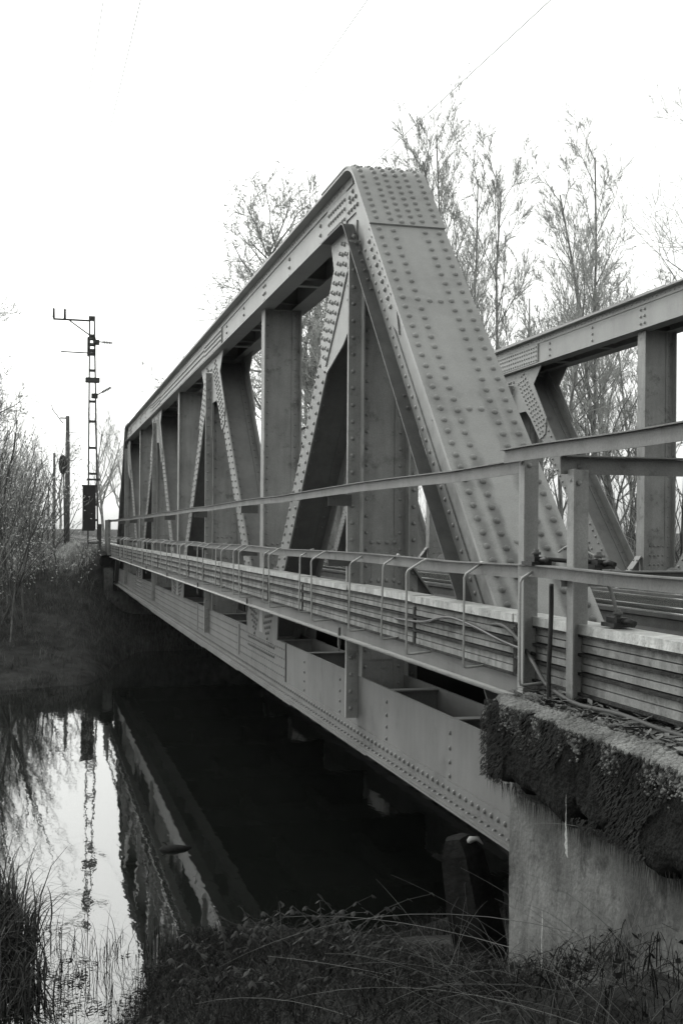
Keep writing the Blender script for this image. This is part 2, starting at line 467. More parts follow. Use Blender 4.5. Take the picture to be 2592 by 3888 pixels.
def make_diagonal():
    # from U1 (y=0) down to L2 (y=P) in local coordinates
    m=MB(); a=Vector((0,0,ZT)); b=Vector((0,P,ZB)); d=(b-a).normalized(); n=Vector((0,d.z,-d.y))  # n lies in the truss plane
    L=(b-a).length; s0,s1=.42,L-.3; hw=.155
    def Q(x,sv,nv): return a+d*sv+n*nv+Vector((x,0,0))
    def slab(xa,xb,n0,n1,u0=s0,u1=s1):
        vs=[Q(x,q,w) for x in (xa,xb) for q in (u0,u1) for w in (n0,n1)]
        m.add(vs,[(0,1,3,2),(4,6,7,5),(0,4,5,1),(2,3,7,6),(0,2,6,4),(1,5,7,3)])
    for s in (-1,1):
        slab(*sorted((s*(W-.001),s*(W-.02))),-hw,hw)
        u=s0+.1; k=0
        while u<s1:
            for w in (-.1,.1): m.rivet(Q(s*(W-.001),u+(.04 if w>0 else 0),w),(s,0,0),.02,7,.018)
            u+=.125
    return m,Q,slab,s0,s1
m,Q,slab,s0,s1=make_diagonal()
dg=m.build('diagonal_brace',M['steel_diag'],bridge,(0,-U,0))
m=MB()
def slab2(m,Q,xa,xb,n0,n1,u0,u1):
    vs=[Q(x,q,w) for x in (xa,xb) for q in (u0,u1) for w in (n0,n1)]
    m.add(vs,[(0,1,3,2),(4,6,7,5),(0,4,5,1),(2,3,7,6),(0,2,6,4),(1,5,7,3)])
slab2(m,Q,-W+.0205,W-.0205,-.007,.007,s0+.02,s1-.05)
for s in (-1,1):
    slab2(m,Q,*sorted((s*(W-.0205),s*(W-.11))),-.019,-.0075,s0+.02,s1-.05); slab2(m,Q,*sorted((s*(W-.0205),s*(W-.11))),.0075,.019,s0+.02,s1-.05)
    u=s0+.2
    while u<s1-.1:
        for q in (-1,1):
            p=Q(s*(W-.07),u,q*.019); m.rivet(p,Q(0,0,q)-Q(0,0,0),.014,6)
        u+=.15
wb=m.build('web_plate',M['steel_web'],dg)
diags=[dg]
for y,rz in ((-U+2*P,0),(U-2*P,math.pi),(U,math.pi),(-U+4*P,0),(U-4*P,math.pi)):
    diags.append(dup(dg,bridge,(0,y,0),rz))

def gusset(polys, name, y, riv, t=.012, off=0., mt='steel'):
    m=MB()
    for s in (-1,1):
        for i,pl in enumerate(polys):
            m.plate(pl,*sorted((s*(W+.0125+off+i*.0125),s*(W+.0002+off+i*.0125))))
        for (yy,zz) in riv: m.rivet((s*(W+.0125+off+(len(polys)-1)*.0125),yy,zz),(s,0,0),.021,8,.019)
    return m.build(name,M[mt],bridge,(0,y,0))
du=Vector((P,ZB-ZT)).normalized(); dv=Vector((-du.y,du.x))   # diagonal direction in YZ and its normal
def along(sg,u,w,c=(0,ZT)): 
    return (sg*(du.x*u+dv.x*w)+c[0], du.y*u+dv.y*w+c[1])
def diag_rivets(sg,u0,u1,c=(0,ZT),ws=(-.12,-.04,.04,.12)):
    out=[]; u=u0; k=0
    while u<u1:
        for i,w in enumerate(ws): out.append(along(sg,u+(.04 if i%2 else 0),w,c))
        u+=.1
    return out
# U1 : plate below the chord between the post and the first diagonal
zc=TOP-DEP
polyA=[(.08,zc-.003),(.08,5.42),(.5,5.2)]+[along(1,1.75,-.2),along(1,1.85,0),along(1,1.7,.2),along(1,.95,.25),(.95,zc-.03),(1.0,zc-.003)]
polyB=[along(1,.42,-.19),along(1,1.0,-.19),along(1,1.72,-.15),along(1,1.72,.15),along(1,1.0,.21),along(1,.62,.20)]
g1=gusset([polyA,polyB],'gusset_plate',-U,diag_rivets(1,.55,1.75)+[(.16,5.6+.12*i) for i in range(5)]+[(.26,5.55+.12*i) for i in range(5)])
# the end-post side of the apex gusset, lying on the post web
def PW(sv,nv,x): 
    q=APX+ds*sv+dn*nv; return (q.y+U,q.z)
polyE=[PW(.62,-.13,0),PW(1.62,-.13,0),PW(1.95,-.28,0),PW(1.75,-.33,0),PW(.5,-.33,0),(.1,zc+.07),(.42,zc+.07),(.42,TOP-.12),(.02,TOP-.12)]
rv=[PW(.7+.11*i,-.17,0) for i in range(9)]+[PW(.75+.11*i,-.26,0) for i in range(9)]+[(.05+.09*i,zc+.12) for i in range(4)]+[(.1+.09*i,zc+.2) for i in range(3)]+[(.3,TOP-.2),(.2,TOP-.17)]
g1b=gusset([polyE],'gusset_plate',-U,rv,off=.0003)
polyT=[(-1.15,zc-.003),along(-1,.95,.25),along(-1,1.7,.2),along(-1,1.85,0),along(-1,1.75,-.2),along(-1,1.25,-.2),(-.56,5.52),(-.1,5.52),(-.1,5.0),(.1,5.0),(.1,5.52),(.56,5.52),along(1,1.25,-.2),along(1,1.75,-.2),along(1,1.85,0),along(1,1.7,.2),along(1,.95,.25),(1.15,zc-.003)]
g3=gusset([polyT],'gusset_plate',-U+2*P,diag_rivets(1,.5,1.75)+diag_rivets(-1,.5,1.75)+[(.06,5.6+.11*i) for i in range(5)]+[(-.06,5.6+.11*i) for i in range(5)])
# bottom nodes: diagonals arriving
def along_b(sg,u,w): return (sg*(-du.x*u-dv.x*w), ZB-du.y*u-dv.y*w)
zb=2.37
polyL=[(-.95,zb-.3),(-.95,zb)]+[along_b(1,1.25,.2),along_b(1,1.45,0),along_b(1,1.3,-.2),(-.1,2.95),(-.1,3.4),(.1,3.4),(.1,2.95)]+[along_b(-1,1.3,-.2),along_b(-1,1.45,0),along_b(-1,1.25,.2)]+[(.95,zb),(.95,zb-.3)]
rvL=[]
for sg in (1,-1):
    u=.45
    while u<1.35:
        for w in (-.12,-.04,.04,.12): rvL.append(along_b(sg,u,w))
        u+=.1
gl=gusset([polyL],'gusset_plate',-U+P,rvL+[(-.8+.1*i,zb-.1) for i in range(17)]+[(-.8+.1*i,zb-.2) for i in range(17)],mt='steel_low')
gs=[g1,g1b,g3,gl]
gs.append(dup(g1,bridge,(0,U,0),math.pi)); gs.append(dup(g1b,bridge,(0,U,0),math.pi)); gs.append(dup(g3,bridge,(0,U-2*P,0)))
gs.append(dup(gl,bridge,(0,-U+3*P,0))); gs.append(dup(gl,bridge,(0,-U+5*P,0)))

def make_bottom_chord():
    m=MB(); y0,y1=-17.35,17.35; z0,z1=1.85,2.37
    for s in (-1,1):
        m.box(*sorted((s*W,s*(W-.02))),y0,y1,z0,z1)
        m.box(*sorted((s*W,s*(W+.012))),y0,y1,z0,z0+.11)
        m.box(*sorted((s*(W+.012),s*OW)),y0,y1,z0,z0+.013)
        m.box(*sorted((s*(W-.1),s*(OW+.01))),y0+.15,y1-.15,z0-.014,z0-.001)
        for e,th in ((13.4,1),(10.6,2),(7.4,3),(4.2,4)): m.box(*sorted((s*(W-.09+.001*th),s*(OW+.008-.001*th))),-e,e,z0-.014-.013*th,z0-.0145-.013*(th-1))
        y=y0+.1
        while y<y1:
            m.rivet((s*(W+.012),y,z0+.06),(s,0,0),.018,7); m.rivet((s*.27,y+.05,z0+.013),(0,0,1),.015,6)
            y+=.105
        k=0; y=y0+.9
        while y<y1:
            if abs(y)>9.6:
                for z in (1.99,2.08,2.17,2.27): m.rivet((s*W,y,z),(s,0,0),.016,7)
            y+=P/3
        # heavier plates toward the middle
        for (a,t) in ((9.9,.012),(7.0,.022),(3.0,.03)):
            m.box(*sorted((s*(W+.0005*t),s*(W+t))),-a,a,z0+.112,z1-.012*(t>.02))
        y=-9.85
        while y<9.85:
            t=.03 if abs(y)<2.97 else .022 if abs(y)<6.97 else .012
            for z in (2.01,2.10,2.20,2.30): m.rivet((s*(W+t),y,z),(s,0,0),.013,6)
            y+=.12
    return m
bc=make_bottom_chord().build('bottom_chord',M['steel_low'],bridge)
dm=MB(); dm.box(-W+.022,W-.022,-.006,.006,1.87,2.35); dm.box(-W+.022,W-.022,-.05,.05,2.352,2.362)
d0=None; y=-17.35+.9
while y<17.3:
    if d0 is None: d0=dm.build('diaphragm',M['steel_web'],bc,(0,y,0))
    else:
        c=d0.copy(); COL.objects.link(c); c.parent=bc; c.location=(0,y,0)
    y+=P/3
# second end post
ep2=dup(ep,bridge,(0,0,0),math.pi)
# bearings
bm=MB(); bm.box(-.3,.3,-.25,.25,1.60,1.66); bm.plate([(-.2,1.66),(.2,1.66),(.06,1.80),(-.06,1.80)],-.22,.22); bm.box(-.3,.3,-.2,.2,1.80,1.834)
be=bm.build('bearing',M['steel_rusty'],bridge,(0,-17.15,0)); be2=dup(be,bridge,(0,17.15,0))
# right truss: the same parts again
base_parts=[tc,ep,ep2,bc,be,be2]+verts+diags+gs
for o in base_parts:
    l=o.location.copy(); dup(o,bridge,(l.x+DX,l.y,l.z))
# floor: beams, stringers, knee brackets
fb=MB(); x0,x1=W+.02,DX-W-.02
fb.box(x0,x1,-.008,.008,2.02,2.66); fb.box(x0,x1,-.13,.13,2.66,2.685); fb.box(x0,x1,-.13,.13,2.0,2.02)
x=x0+.15
while x<x1: fb.rivet((x,-.008,2.58),(0,-1,0),.016,6); fb.rivet((x,-.008,2.1),(0,-1,0),.016,6); x+=.14
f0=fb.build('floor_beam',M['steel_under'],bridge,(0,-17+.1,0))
for k in range(1,9):
    c=f0.copy(); COL.objects.link(c); c.parent=bridge; c.location=(0,-17+P*k-(.1 if k==8 else 0),0)
sg=MB()
for xx in (-.75,.75):
    sg.box(DX/2+xx-.006,DX/2+xx+.006,-17.1,17.1,2.2,2.655) if False else None
for nm,xx in (('stringer',-.78),('stringer',.78)):
    q=MB()
    for k in range(8):
        a=-17+P*k+.14; b=a+P-.28
        q.box(DX/2+xx-.007,DX/2+xx+.007,a,b,2.28,2.66); q.box(DX/2+xx-.1,DX/2+xx+.1,a,b,2.662,2.68); q.box(DX/2+xx-.1,DX/2+xx+.1,a,b,2.262,2.28)
    q.build(nm,M['steel_under'],bridge)
m=MB(); m.box(W+.03,DX/2-1.3,-17.2,17.2,2.6855,2.698); m.box(DX/2+1.3,DX-W-.03,-17.2,17.2,2.6855,2.698); m.build('added_deck_plate',M['steel_under'],bridge)  # added plates closing gaps that let sky light in under the bridge
m=MB(); m.box(DX/2-1.3,DX/2+1.3,-17.2,17.2,2.681,2.6845); m.build('added_deck_plate',M['steel_under'],bridge)
# knee bracket: triangular plate with a riveted sloping flange, on the track side of a vertical
def knee():
    m=MB(); xa=W+.03; ya=.0
    A=(xa,3.28); B=(xa+.42,2.69); C=(xa,2.69)
    for t in ((-.006,.006),):
        m.add([(A[0],t[0],A[1]),(B[0],t[0],B[1]),(C[0],t[0],C[1]),(A[0],t[1],A[1]),(B[0],t[1],B[1]),(C[0],t[1],C[1])],[(0,1,2),(3,5,4),(0,3,4,1),(1,4,5,2),(2,5,3,0)])
    m.bar((A[0],0,A[1]+.008),(B[0]+.03,0,B[1]+.008),.14,.012,(0,1,0)) if False else None
    a=Vector((A[0],0,A[1]+.008)); b=Vector((B[0]+.02,0,B[1]+.012)); d=(b-a).normalized()
    m.obox((a+b)/2,Vector((0,1,0)),d,d.cross(Vector((0,1,0))),.07,(b-a).length/2,.007)
    L=(b-a).length
    for i in range(5):
        p=a+d*(L*(i+.5)/5)
        for q in (-.045,.045): m.rivet(p+Vector((-d.z*.007 if d.z<0 else 0,q,d.x*.007)),(-d.z,0,d.x),.015,6)
    return m
m=MB(); m.box(DX+.325,DX+.34,-17.2,17.2,2.55,3.12); m.build('glint_block_plate',M['steel_under'],bridge)  # unseen plate added to block a sky glint on the water
k0=knee().build('knee_bracket',M['steel_web'],bridge,(0,-U,0))
for k in range(1,7):
    c=k0.copy(); COL.objects.link(c); c.parent=bridge; c.location=(0,-U+P*k,0)
for k in range(7):
    c=k0.copy(); COL.objects.link(c); c.parent=bridge; c.location=(DX,-U+P*k,0); c.rotation_euler[2]=math.pi

# ------------------------------------------------------------------ track
TX=CX+DX/2
tr=tag(empty('railway_track',(TX,22,0)),'railway track on dark sleepers running between the two trusses','track')
RZ=2.98
def rail_mesh(x,guard=False):
    m=MB(); y0,y1=-40,330; zt=RZ
    prof=[(-.065,-.15),(.065,-.15),(.065,-.138),(.012,-.12),(.009,-.05),(.034,-.035),(.034,-.004),(.026,0),(-.026,0),(-.034,-.004),(-.034,-.035),(-.009,-.05),(-.012,-.12),(-.065,-.138)]
    n=len(prof); m.add([(x+a,y,zt+b) for y in (y0,y1) for a,b in prof],[(i,(i+1)%n,n+(i+1)%n,n+i) for i in range(n)])
    return m
for x in (-.7525,.7525):
    r=rail_mesh(x).build('rail',M['railrust'],tr); h=MB(); h.box(x-.027,x+.027,-40,330,RZ+.0005,RZ+.003); h.build('rail_head',M['railhead'],r)
for x in (-.36,.36): 
    m=MB(); m.box(x-.05,x+.05,-17.5,17.5,RZ-.15,RZ-.138); m.box(x-.006,x+.006,-17.5,17.5,RZ-.138,RZ-.02); m.box(x-.035,x+.035,-17.5,17.5,RZ-.02,RZ)
    m.build('guard_rail',M['railhead'],tr)
sm=MB(); sm.box(-1.25,1.25,-.12,.12,2.685,2.828)
s0_=None; y=-26.
k=0
while y<52 and k<100:
    if s0_ is None: s0_=sm.build('sleeper',M['sleeper'],tr,(0,y,0))
    else:
        c=s0_.copy(); COL.objects.link(c); c.parent=tr; c.location=(0,y,0)
    y+=.62 if y>-18 else .7; k+=1
mb=MB()
def bed(y0,y1):
    mb.add([(TX-3.0,y0,2.60),(TX-1.9,y0,2.78),(TX+1.9,y0,2.78),(TX+3,y0,2.6),(TX-3.0,y1,2.6),(TX-1.9,y1,2.78),(TX+1.9,y1,2.78),(TX+3,y1,2.6)],[(0,1,5,4),(1,2,6,5),(2,3,7,6)])
bed(-60,5.0); bed(39.4,340)
tag(mb.build('ballast',M['ballast']),'dark ballast bed under the track','ballast',kind='stuff')

# ------------------------------------------------------------------ cable trough on its beam, outside the near truss
TRX0,TRX1=2.36,2.495
tg=tag(empty('cable_trough',(0,0,0)),'long board-sided cable trough with pale lids beside the truss','cable trough')
lm=MB(); UL=1.65
b=.006
lm.add([],[])
lm.box(TRX0-.012,TRX1+.004,.006,UL-.006,3.110,3.152)
l0=lm.build('lid',M['lid'],tg,(0,-4.33,0))
pm=MB()
zz=[3.084,2.995,2.905,2.82]
pm=MB()
for i,(zt,zb_) in enumerate(((3.095,3.03),(3.006,2.944),(2.918,2.848))):
    pm.box(TRX0+.012,TRX1-.01,.012,UL-.012,zb_+(zt-zb_)*.5+.003,zt); pm.box(TRX0+.009,TRX1-.01,.01,UL-.01,zb_,zb_+(zt-zb_)*.5-.002)
p0=pm.build('board',M['board'],tg,(0,-4.33,0))
em=MB()
for z in (3.0965,3.0095,2.924,2.834):
    em.box(TRX0-.006,TRX1-.012,.004,UL-.004,z,z+.013)
for y in (.0,UL-.0):
    pass
em.box(TRX0+.002,TRX0+.02,-.02,.02,2.84,3.08)
e0=em.build('ledge_strip',M['board_ledge'],p0)
for k in range(1,29):
    y=-4.33+UL*k
    c=l0.copy(); COL.objects.link(c); c.parent=tg; c.location=(rnd.uniform(-.004,.004),y,rnd.uniform(-.004,.003)); c.rotation_euler=(rnd.uniform(-.002,.002),0,rnd.uniform(-.003,.003))
    d=p0.copy(); COL.objects.link(d); d.parent=tg; d.location=(rnd.uniform(-.004,.004),y,0)
    e=e0.copy(); COL.objects.link(e); e.parent=d
wbm=tag(empty('trough_beam',(2.39,22,0)),'grey steel channel carrying the cable trough along the truss','beam')
m=MB(); m.box(-.008,.008,-16.75,17.2,2.735,2.835); m.box(-.008,.09,-16.75,17.2,2.8352,2.8418) 
m.build('channel_web',M['steel_low'],wbm)
m=MB(); m.box(-.058,.09,-16.75,17.2,2.722,2.7345); m.tube([(-.056,-16.75,2.731),(-.056,17.2,2.731)],.008,6); m.build('channel_flange',M['rod'],wbm)
hm=MB(); hm.box(-.05,-.03,-.012,.012,2.66,2.80); hm.tube([(-.04,0,2.665),(-.04,0,2.61)],[.012,.004],6)
h0=hm.build('drip_bolt',M['steel_rusty'],wbm,(0,-12.9,0))
for k in range(1,7):
    c=h0.copy(); COL.objects.link(c); c.parent=wbm; c.location=(0,-12.9+P*k,0)

# ------------------------------------------------------------------ hand railing
RX=2.33
rl=tag(empty('hand_railing',(RX,22,0)),'grey angle-iron hand railing with bent rods along the bridge side','railing')
def angle_rail(y0,y1,z,x=0,hh=.068,w=.055):
    m=MB(); ny=34
    ys_=[y0+(y1-y0)*i/ny for i in range(ny+1)]
    for i in range(ny):
        a,b=ys_[i],ys_[i+1]; za=z+.006*math.sin(a*1.3)+.0025*math.sin(a*3.7); zb2=z+.006*math.sin(b*1.3)+.0025*math.sin(b*3.7)
        for (xa,xb,h0,h1) in ((x-.008,x,-hh,-.0065),(x-.03,x+w-.03,-.006,0)):
            m.add([(xa,a,za+h0),(xb,a,za+h0),(xb,b,zb2+h0),(xa,b,zb2+h0),(xa,a,za+h1),(xb,a,za+h1),(xb,b,zb2+h1),(xa,b,zb2+h1)],[(0,3,2,1),(4,5,6,7),(0,1,5,4),(1,2,6,5),(2,3,7,6),(3,0,4,7)])
    return m
angle_rail(-16.62,17.6,3.925).build('top_rail',M['rail_dull'],rl)
angle_rail(-16.62,17.6,3.405).build('middle_rail',M['rail_dull'],rl)
def post_mesh(z0=2.78,z1=3.95):
    m=MB(); m.box(-.05,.048,-.006,.006,z0,z1); m.box(-.05,-.042,-.06,-.0065,z0,z1); m.rivet((-.046,-.03,z1-.05),(-1,0,0),.012,8); m.rivet((-.0,-.0065,z1-.06),(0,-1,0),.014,8)
    m.rivet((0,-.0065,3.36),(0,-1,0),.014,8)
    return m
ps=post_mesh().build('post',M['rail_paint'],rl,(.0,-16.66,0))
for y in (17.05,18.6): 
    c=ps.copy(); COL.objects.link(c); c.parent=rl; c.location=(-.02,y,0)
# brackets to the verticals
bk=MB(); 
bk.box(0,.2,-.012,-.004,3.78,3.875)
b0=bk.build('bracket',M['steel_dark'],rl,(0,-12.75-.02+.2,0))
for k in range(1,7):
    c=b0.copy(); COL.objects.link(c); c.parent=rl; c.location=(0,-12.75+.18+P*k,0)
for k in range(7):
    c=b0.copy(); COL.objects.link(c); c.parent=rl; c.location=(0,-12.75+.18+P*k,-.5)
# bent rods
def hook():
    m=MB(); m.tube([(.0,.06,3.407),(-.01,.0,3.407),(-.03,0,3.400),(-.118,0,3.345),(-.128,0,3.325),(-.128,0,2.87),(-.122,.0,2.845),(-.10,0,2.843),(.03,.03,2.85)],.0068,6)
    return m
h0=hook().build('bent_rod',M['rod'],rl,(0,-16.86,0))
k=1
while -16.86+.83*k<17:
    c=h0.copy(); COL.objects.link(c); c.parent=rl; c.location=(rnd.uniform(-.006,.012),-16.86+.83*k+rnd.uniform(-.05,.05),rnd.uniform(-.012,.006)); c.rotation_euler=(rnd.uniform(-.035,.035),rnd.uniform(-.02,.02),rnd.uniform(-.12,.12)); k+=1
# approach railing at the near end
ar=tag(empty('approach_railing',(2.30,4.6,0)),'short grey railing on the mossy ledge at the bridge end','railing')
angle_rail(-4.8,.82,3.965,-.06,.068,.06).build('top_rail',M['rail_dull'],ar)
angle_rail(-4.8,.70,3.405,-.03,.058,.055).build('middle_rail',M['rail_dull'],ar)
pm=post_mesh(2.82,3.845)
p1=pm.build('post',M['rail_paint'],ar,(.05,.24,0))
c=p1.copy(); COL.objects.link(c); c.parent=ar; c.location=(.0,-2.4,0)
m=MB(); m.box(-.03,1.1,.252,.26,3.825,3.90); m.box(-.03,1.1,.192,.2515,3.9002,3.906); m.rivet((.06,.252,3.86),(0,-1,0),.013,8); m.build('cross_rail',M['rail_dull'],ar)
m=MB(); m.box(-.03,1.1,.24,.248,3.32,3.385); m.box(-.03,1.1,.19,.2395,3.3852,3.391); m.build('cross_rail',M['rail_dull'],ar)

# cable clamps and hoses
def clamp(name,loc,label):
    t=tag(empty(name,loc),label,'clamp',None)
    m=MB(); m.box(-.05,.05,-.06,.06,.0,.018); m.box(-.03,.035,-.045,.05,.0185,.04); m.build('body',M['black'],t)
    m=MB(); m.tube([(0,0,.0402),(0,0,.075)],.012,6); m.tube([(0,0,.05),(0,0,.064)],.022,6); m.build('bolt',M['steel_rusty'],t)
    m=MB(); m.tube([(0,-.05,.022),(.0,-.1,.03),(.01,-.13,.02)],.014,6); m.build('jaw',M['black'],t)
    return t
clamp('cable_clamp',(2.275,5.12,3.408),'black bolted cable clamp sitting on the middle rail beside the post')
clamp('cable_clamp',(2.47,4.87,3.40),'black bolted cable clamp on the short cross rail')
clamp('cable_clamp',(2.435,4.62,3.157),'small bolted clamp standing on the pale trough lid')
def cable(name,pts,r,mt,label,cat):
    # smooth the polyline
    P_=[Vector(p) for p in pts]; out=[]
    for i in range(len(P_)-1):
        a=P_[max(i-1,0)];b=P_[i];c=P_[i+1];d=P_[min(i+2,len(P_)-1)]
        for k in range(6):
            t=k/6; out.append(.5*((2*b)+(c-a)*t+(2*a-5*b+4*c-d)*t*t+(3*b-a-3*c+d)*t**3))
    out.append(P_[-1]); m=MB(); m.tube(out,r,7); return tag(m.build(name,mt),label,cat)
cable('cable',[(2.275,5.03,3.44),(2.33,4.98,3.435),(2.4,4.93,3.43),(2.47,4.88,3.435)],.011,M['black'],'short black cable between the two rail clamps','cable')
cable('wire',[(2.47,4.85,3.44),(2.42,4.95,3.49),(2.38,5.0,3.5),(2.36,5.06,3.47)],.005,M['rod'],'thin bright wire lead arching over the clamps','wire')
cable('rod',[(2.46,4.84,3.40),(2.445,4.7,3.3),(2.437,4.63,3.2)],.008,M['steel_rusty'],'thin rusty rod from cross rail down to lid clamp','rod')
cable('hose',[(2.26,4.92,3.33),(2.265,4.93,3.2),(2.255,4.92,3.05),(2.25,4.92,2.9),(2.25,4.91,2.78)],.011,M['black'],'black hose hanging straight from the middle rail','hose')
cable('cable',[(2.40,6.1,3.05),(2.345,5.7,3.08),(2.335,5.45,3.02),(2.30,5.2,2.94),(2.27,5.0,2.87),(2.26,4.82,2.84),(2.25,4.6,2.825),(2.28,4.3,2.83),(2.27,3.9,2.825),(2.3,3.3,2.83)],.010,M['mast'],'grey cable drooping from the trough onto the mossy ledge','cable')
cable('cable',[(2.352,7.6,2.98),(2.34,7.0,3.0),(2.33,6.5,3.065),(2.335,6.1,3.045),(2.34,5.7,3.0),(2.35,5.3,2.97)],.009,M['black'],'dark cable sagging across the trough boards','cable')

# ------------------------------------------------------------------ abutments
def abutment(y_front, sgn, label, hi):
    t=tag(empty('concrete_abutment',(5.2,y_front,0)),label,'abutment')
    def Y(a,b): return sorted((-sgn*a,-sgn*b))
    m=MB(); xo=2.15-5.2
    n=40; zs=[-1.6+i*(3.96/24) for i in range(25)]; yy=[i*.22 for i in range(50)] if hi else [i*1. for i in range(10)]
    # side wall face with a little waviness
    vs=[]
    for z in zs:
        for y in yy: vs.append((xo+.012*noise.noise((y*1.1,z*1.1,3)), -sgn*y, z))
    ny=len(yy)
    m.add(vs,[(j*ny+i,j*ny+i+1,(j+1)*ny+i+1,(j+1)*ny+i) for j in range(len(zs)-1) for i in range(ny-1)],True)
    m.box(xo+.02,xo+.32,*Y(.004,yy[-1]),-1.6,2.36)
    m.box(xo+.02,xo+.32,*Y(.0,.0035),-1.6,2.36)
    m.box(xo+.321,3.0,*Y(.0,1.0),-1.6,1.6); m.box(xo+.321,3.0,*Y(1.0,9),-1.6,2.55)
    m.build('wall',M['concrete'],t)
    return t
ab=abutment(5.12,1,'near concrete abutment with thick mossy coping and white lime streaks',True)
ab2=abutment(39.4,-1,'far concrete abutment below the distant bridge end',False)
def coping(t,sgn,hi):
    # rounded block swept along y, ragged underside
    m=MB(); L=10 if hi else 8
    ny=int(L/.03) if hi else 30; 
    ring=[(a,b if b>.3 else b+.09*(1-b/.3)) for a,b in [(.46,.43),(.3,.445),(.16,.445),(.07,.437),(.03,.42),(.006,.395),(-.006,.36),(-.01,.32),(-.01,.28),(-.012,.24),(-.01,.2),(-.01,.16),(-.01,.12),(-.01,.08),(-.008,.04),(0,.0),(.03,-.03),(.14,-.04),(.3,-.02)]]
    vs=[]
    for j in range(ny+1):
        y=.045-L*j/ny
        rag=.05*noise.noise((y*2.2,0,5))+.05*noise.noise((y*7,0,9))+.03*noise.noise((y*19,0,2))
        edge=min(1,(.045-y+.01)/.05); sc=.8+.2*math.sqrt(max(0,1-(1-edge)**2))
        for k,(a,b) in enumerate(ring):
            aa=.22+(a-.22)*sc; bb=.2+(b-.2)*sc
            w=.012*noise.noise((y*5,a*7,b*7))+.012*noise.noise((y*14,a*18,b*18))+.012*noise.noise((y*37,a*40,b*40))
            zz=bb+w+(rag*1.2 if k>13 else 0)
            xx=aa+w*(.9 if a<.1 else .2)
            vs.append((2.05-5.2+xx, sgn*y, 2.36+zz))
    n=len(ring)
    fs=[(j*n+k,j*n+k+1,(j+1)*n+k+1,(j+1)*n+k) for j in range(ny) for k in range(n-1)]+[tuple(range(n))]
    m.add(vs,fs,True)
    return m.build('coping',M['concrete_moss'],t)
coping(ab,1,True); coping(ab2,-1,False)
# lime crusts
def crust(pts,x,name='lime_streak'):
    m=MB(); n=len(pts); vs=[]
    for y,z,w in pts:
        vs+=[(x-.002,y-w,z),(x-w*.55-.001,y,z),(x-.002,y+w,z)]
    fs=[]
    for i in range(n-1):
        a=3*i; fs+=[(a,a+3,a+4,a+1),(a+1,a+4,a+5,a+2)]
    m.add(vs,fs,True); return m.build(name,M['lime'],ab)
crust([(-.40,1.93,.001),(-.404,1.86,.004),(-.398,1.78,.004),(-.404,1.7,.008),(-.40,1.62,.006),(-.406,1.54,.006),(-.405,1.50,.002)],2.138-5.2)
crust([(-.862,2.53,.0008),(-.860,2.50,.0015),(-.863,2.47,.001),(-.861,2.45,.003),(-.862,2.43,.002),(-.860,2.41,.005),(-.866,2.39,.006),(-.862,2.37,.011),(-.868,2.35,.009),(-.864,2.33,.014),(-.872,2.31,.009),(-.868,2.30,.011),(-.88,2.285,.003)],2.028-5.2)
# moss cushions over the coping's top edge
mb=MB()
rm=random.Random(3)
for i in range(34000):
    y=5.22-rm.random()**1.2*3.3; u=rm.random()
    big=1.
    if u<.42:
        k=rm.random()**1.6; x=2.046+k*.07+rm.uniform(-.006,.006); z=2.783+.022*min(1,k*2)+rm.uniform(-.008,.005); big=1.35
    elif u<.56:
        k=abs(rm.gauss(0,.5)); x=2.040-.004*k+rm.uniform(-.004,.004); z=2.775-k*.09; big=1.1-.3*k
        if noise.noise((y*6,z*6,3))<-.1: continue
    elif u<.95: x=2.09+rm.random()*.29; z=2.803+rm.uniform(-.008,.003); big=.85
    else:
        x=2.034+rm.uniform(-.004,.004); z=2.36+rm.random()*.38; big=.6
        continue
    if noise.noise((y*4,x*14,11))<-.28: continue
    if y>5.08: x+=.1*rm.random(); z-=(y-5.08)*.6
    r=(.0035+.0055*rm.random()**2)*big*(1+max(0,4.7-y)*(.4 if (u<.42 or .56<u) else .1))
    mb.ico((x,y,z),r*1.25,r*1.35,r*.95,5,3)
tag(mb.build('moss',M['moss']),'pale moss cushions spilling over the ledge edge','moss',kind='stuff')
mb=MB()
for i in range(15000):
    y=5.19-rm.random()**1.1*3.3; z=2.43+rm.random()*.36; x=2.036+rm.uniform(-.006,.006)
    if noise.noise((y*2.5,z*3,5))<-.2: continue
    l=rm.uniform(.006,.02); w_=rm.uniform(.002,.006); o=Vector((-rm.uniform(.004,.016),rm.uniform(-.4,.4)*l,-l)); c=Vector((x,y,z)); q=Vector((0,w_,0))
    mb.add([c-q,c+q,c+o+q*.3,c+o-q*.3],[(0,1,2,3)])
for i in range(700):
    y=5.15-rm.random()*3.3; z=2.42+.07*noise.noise((y*7,0,9)); x=2.045+rm.uniform(0,.06)
    l=rm.uniform(.03,.11); q=Vector((0,.003,0)); c=Vector((x,y,z)); o=Vector((rm.uniform(-.01,.01),rm.uniform(-.02,.02),-l)); mb.add([c-q,c+q,c+o],[(0,1,2)])
tag(mb.build('wall_moss',M['moss_dark']),'dark shaggy moss and roots clinging to the ledge face','moss',kind='stuff')
# leaf litter on the ledge
mb=MB()
for i in range(420):
    y=5.2-rm.random()*3.4; x=2.12+rm.random()*.24; z=2.812+rm.random()*.02
    a=rm.random()*6.3; l=.015+.03*rm.random()*(1 if rm.random()<.9 else 2.4); w=.006+.008*rm.random()
    d=Vector((math.cos(a),math.sin(a),rm.uniform(-.2,.4)))*l; s=Vector((-math.sin(a),math.cos(a),rm.uniform(-.3,.3)))*w
    c=Vector((x,y,z)); mb.add([c-d,c+s,c+d,c-s+Vector((0,0,.004))],[(0,1,2),(0,2,3)])
tag(mb.build('leaf_litter',M['grass_dry']),'dead leaves and twigs lying on the mossy ledge','leaf litter',kind='stuff')

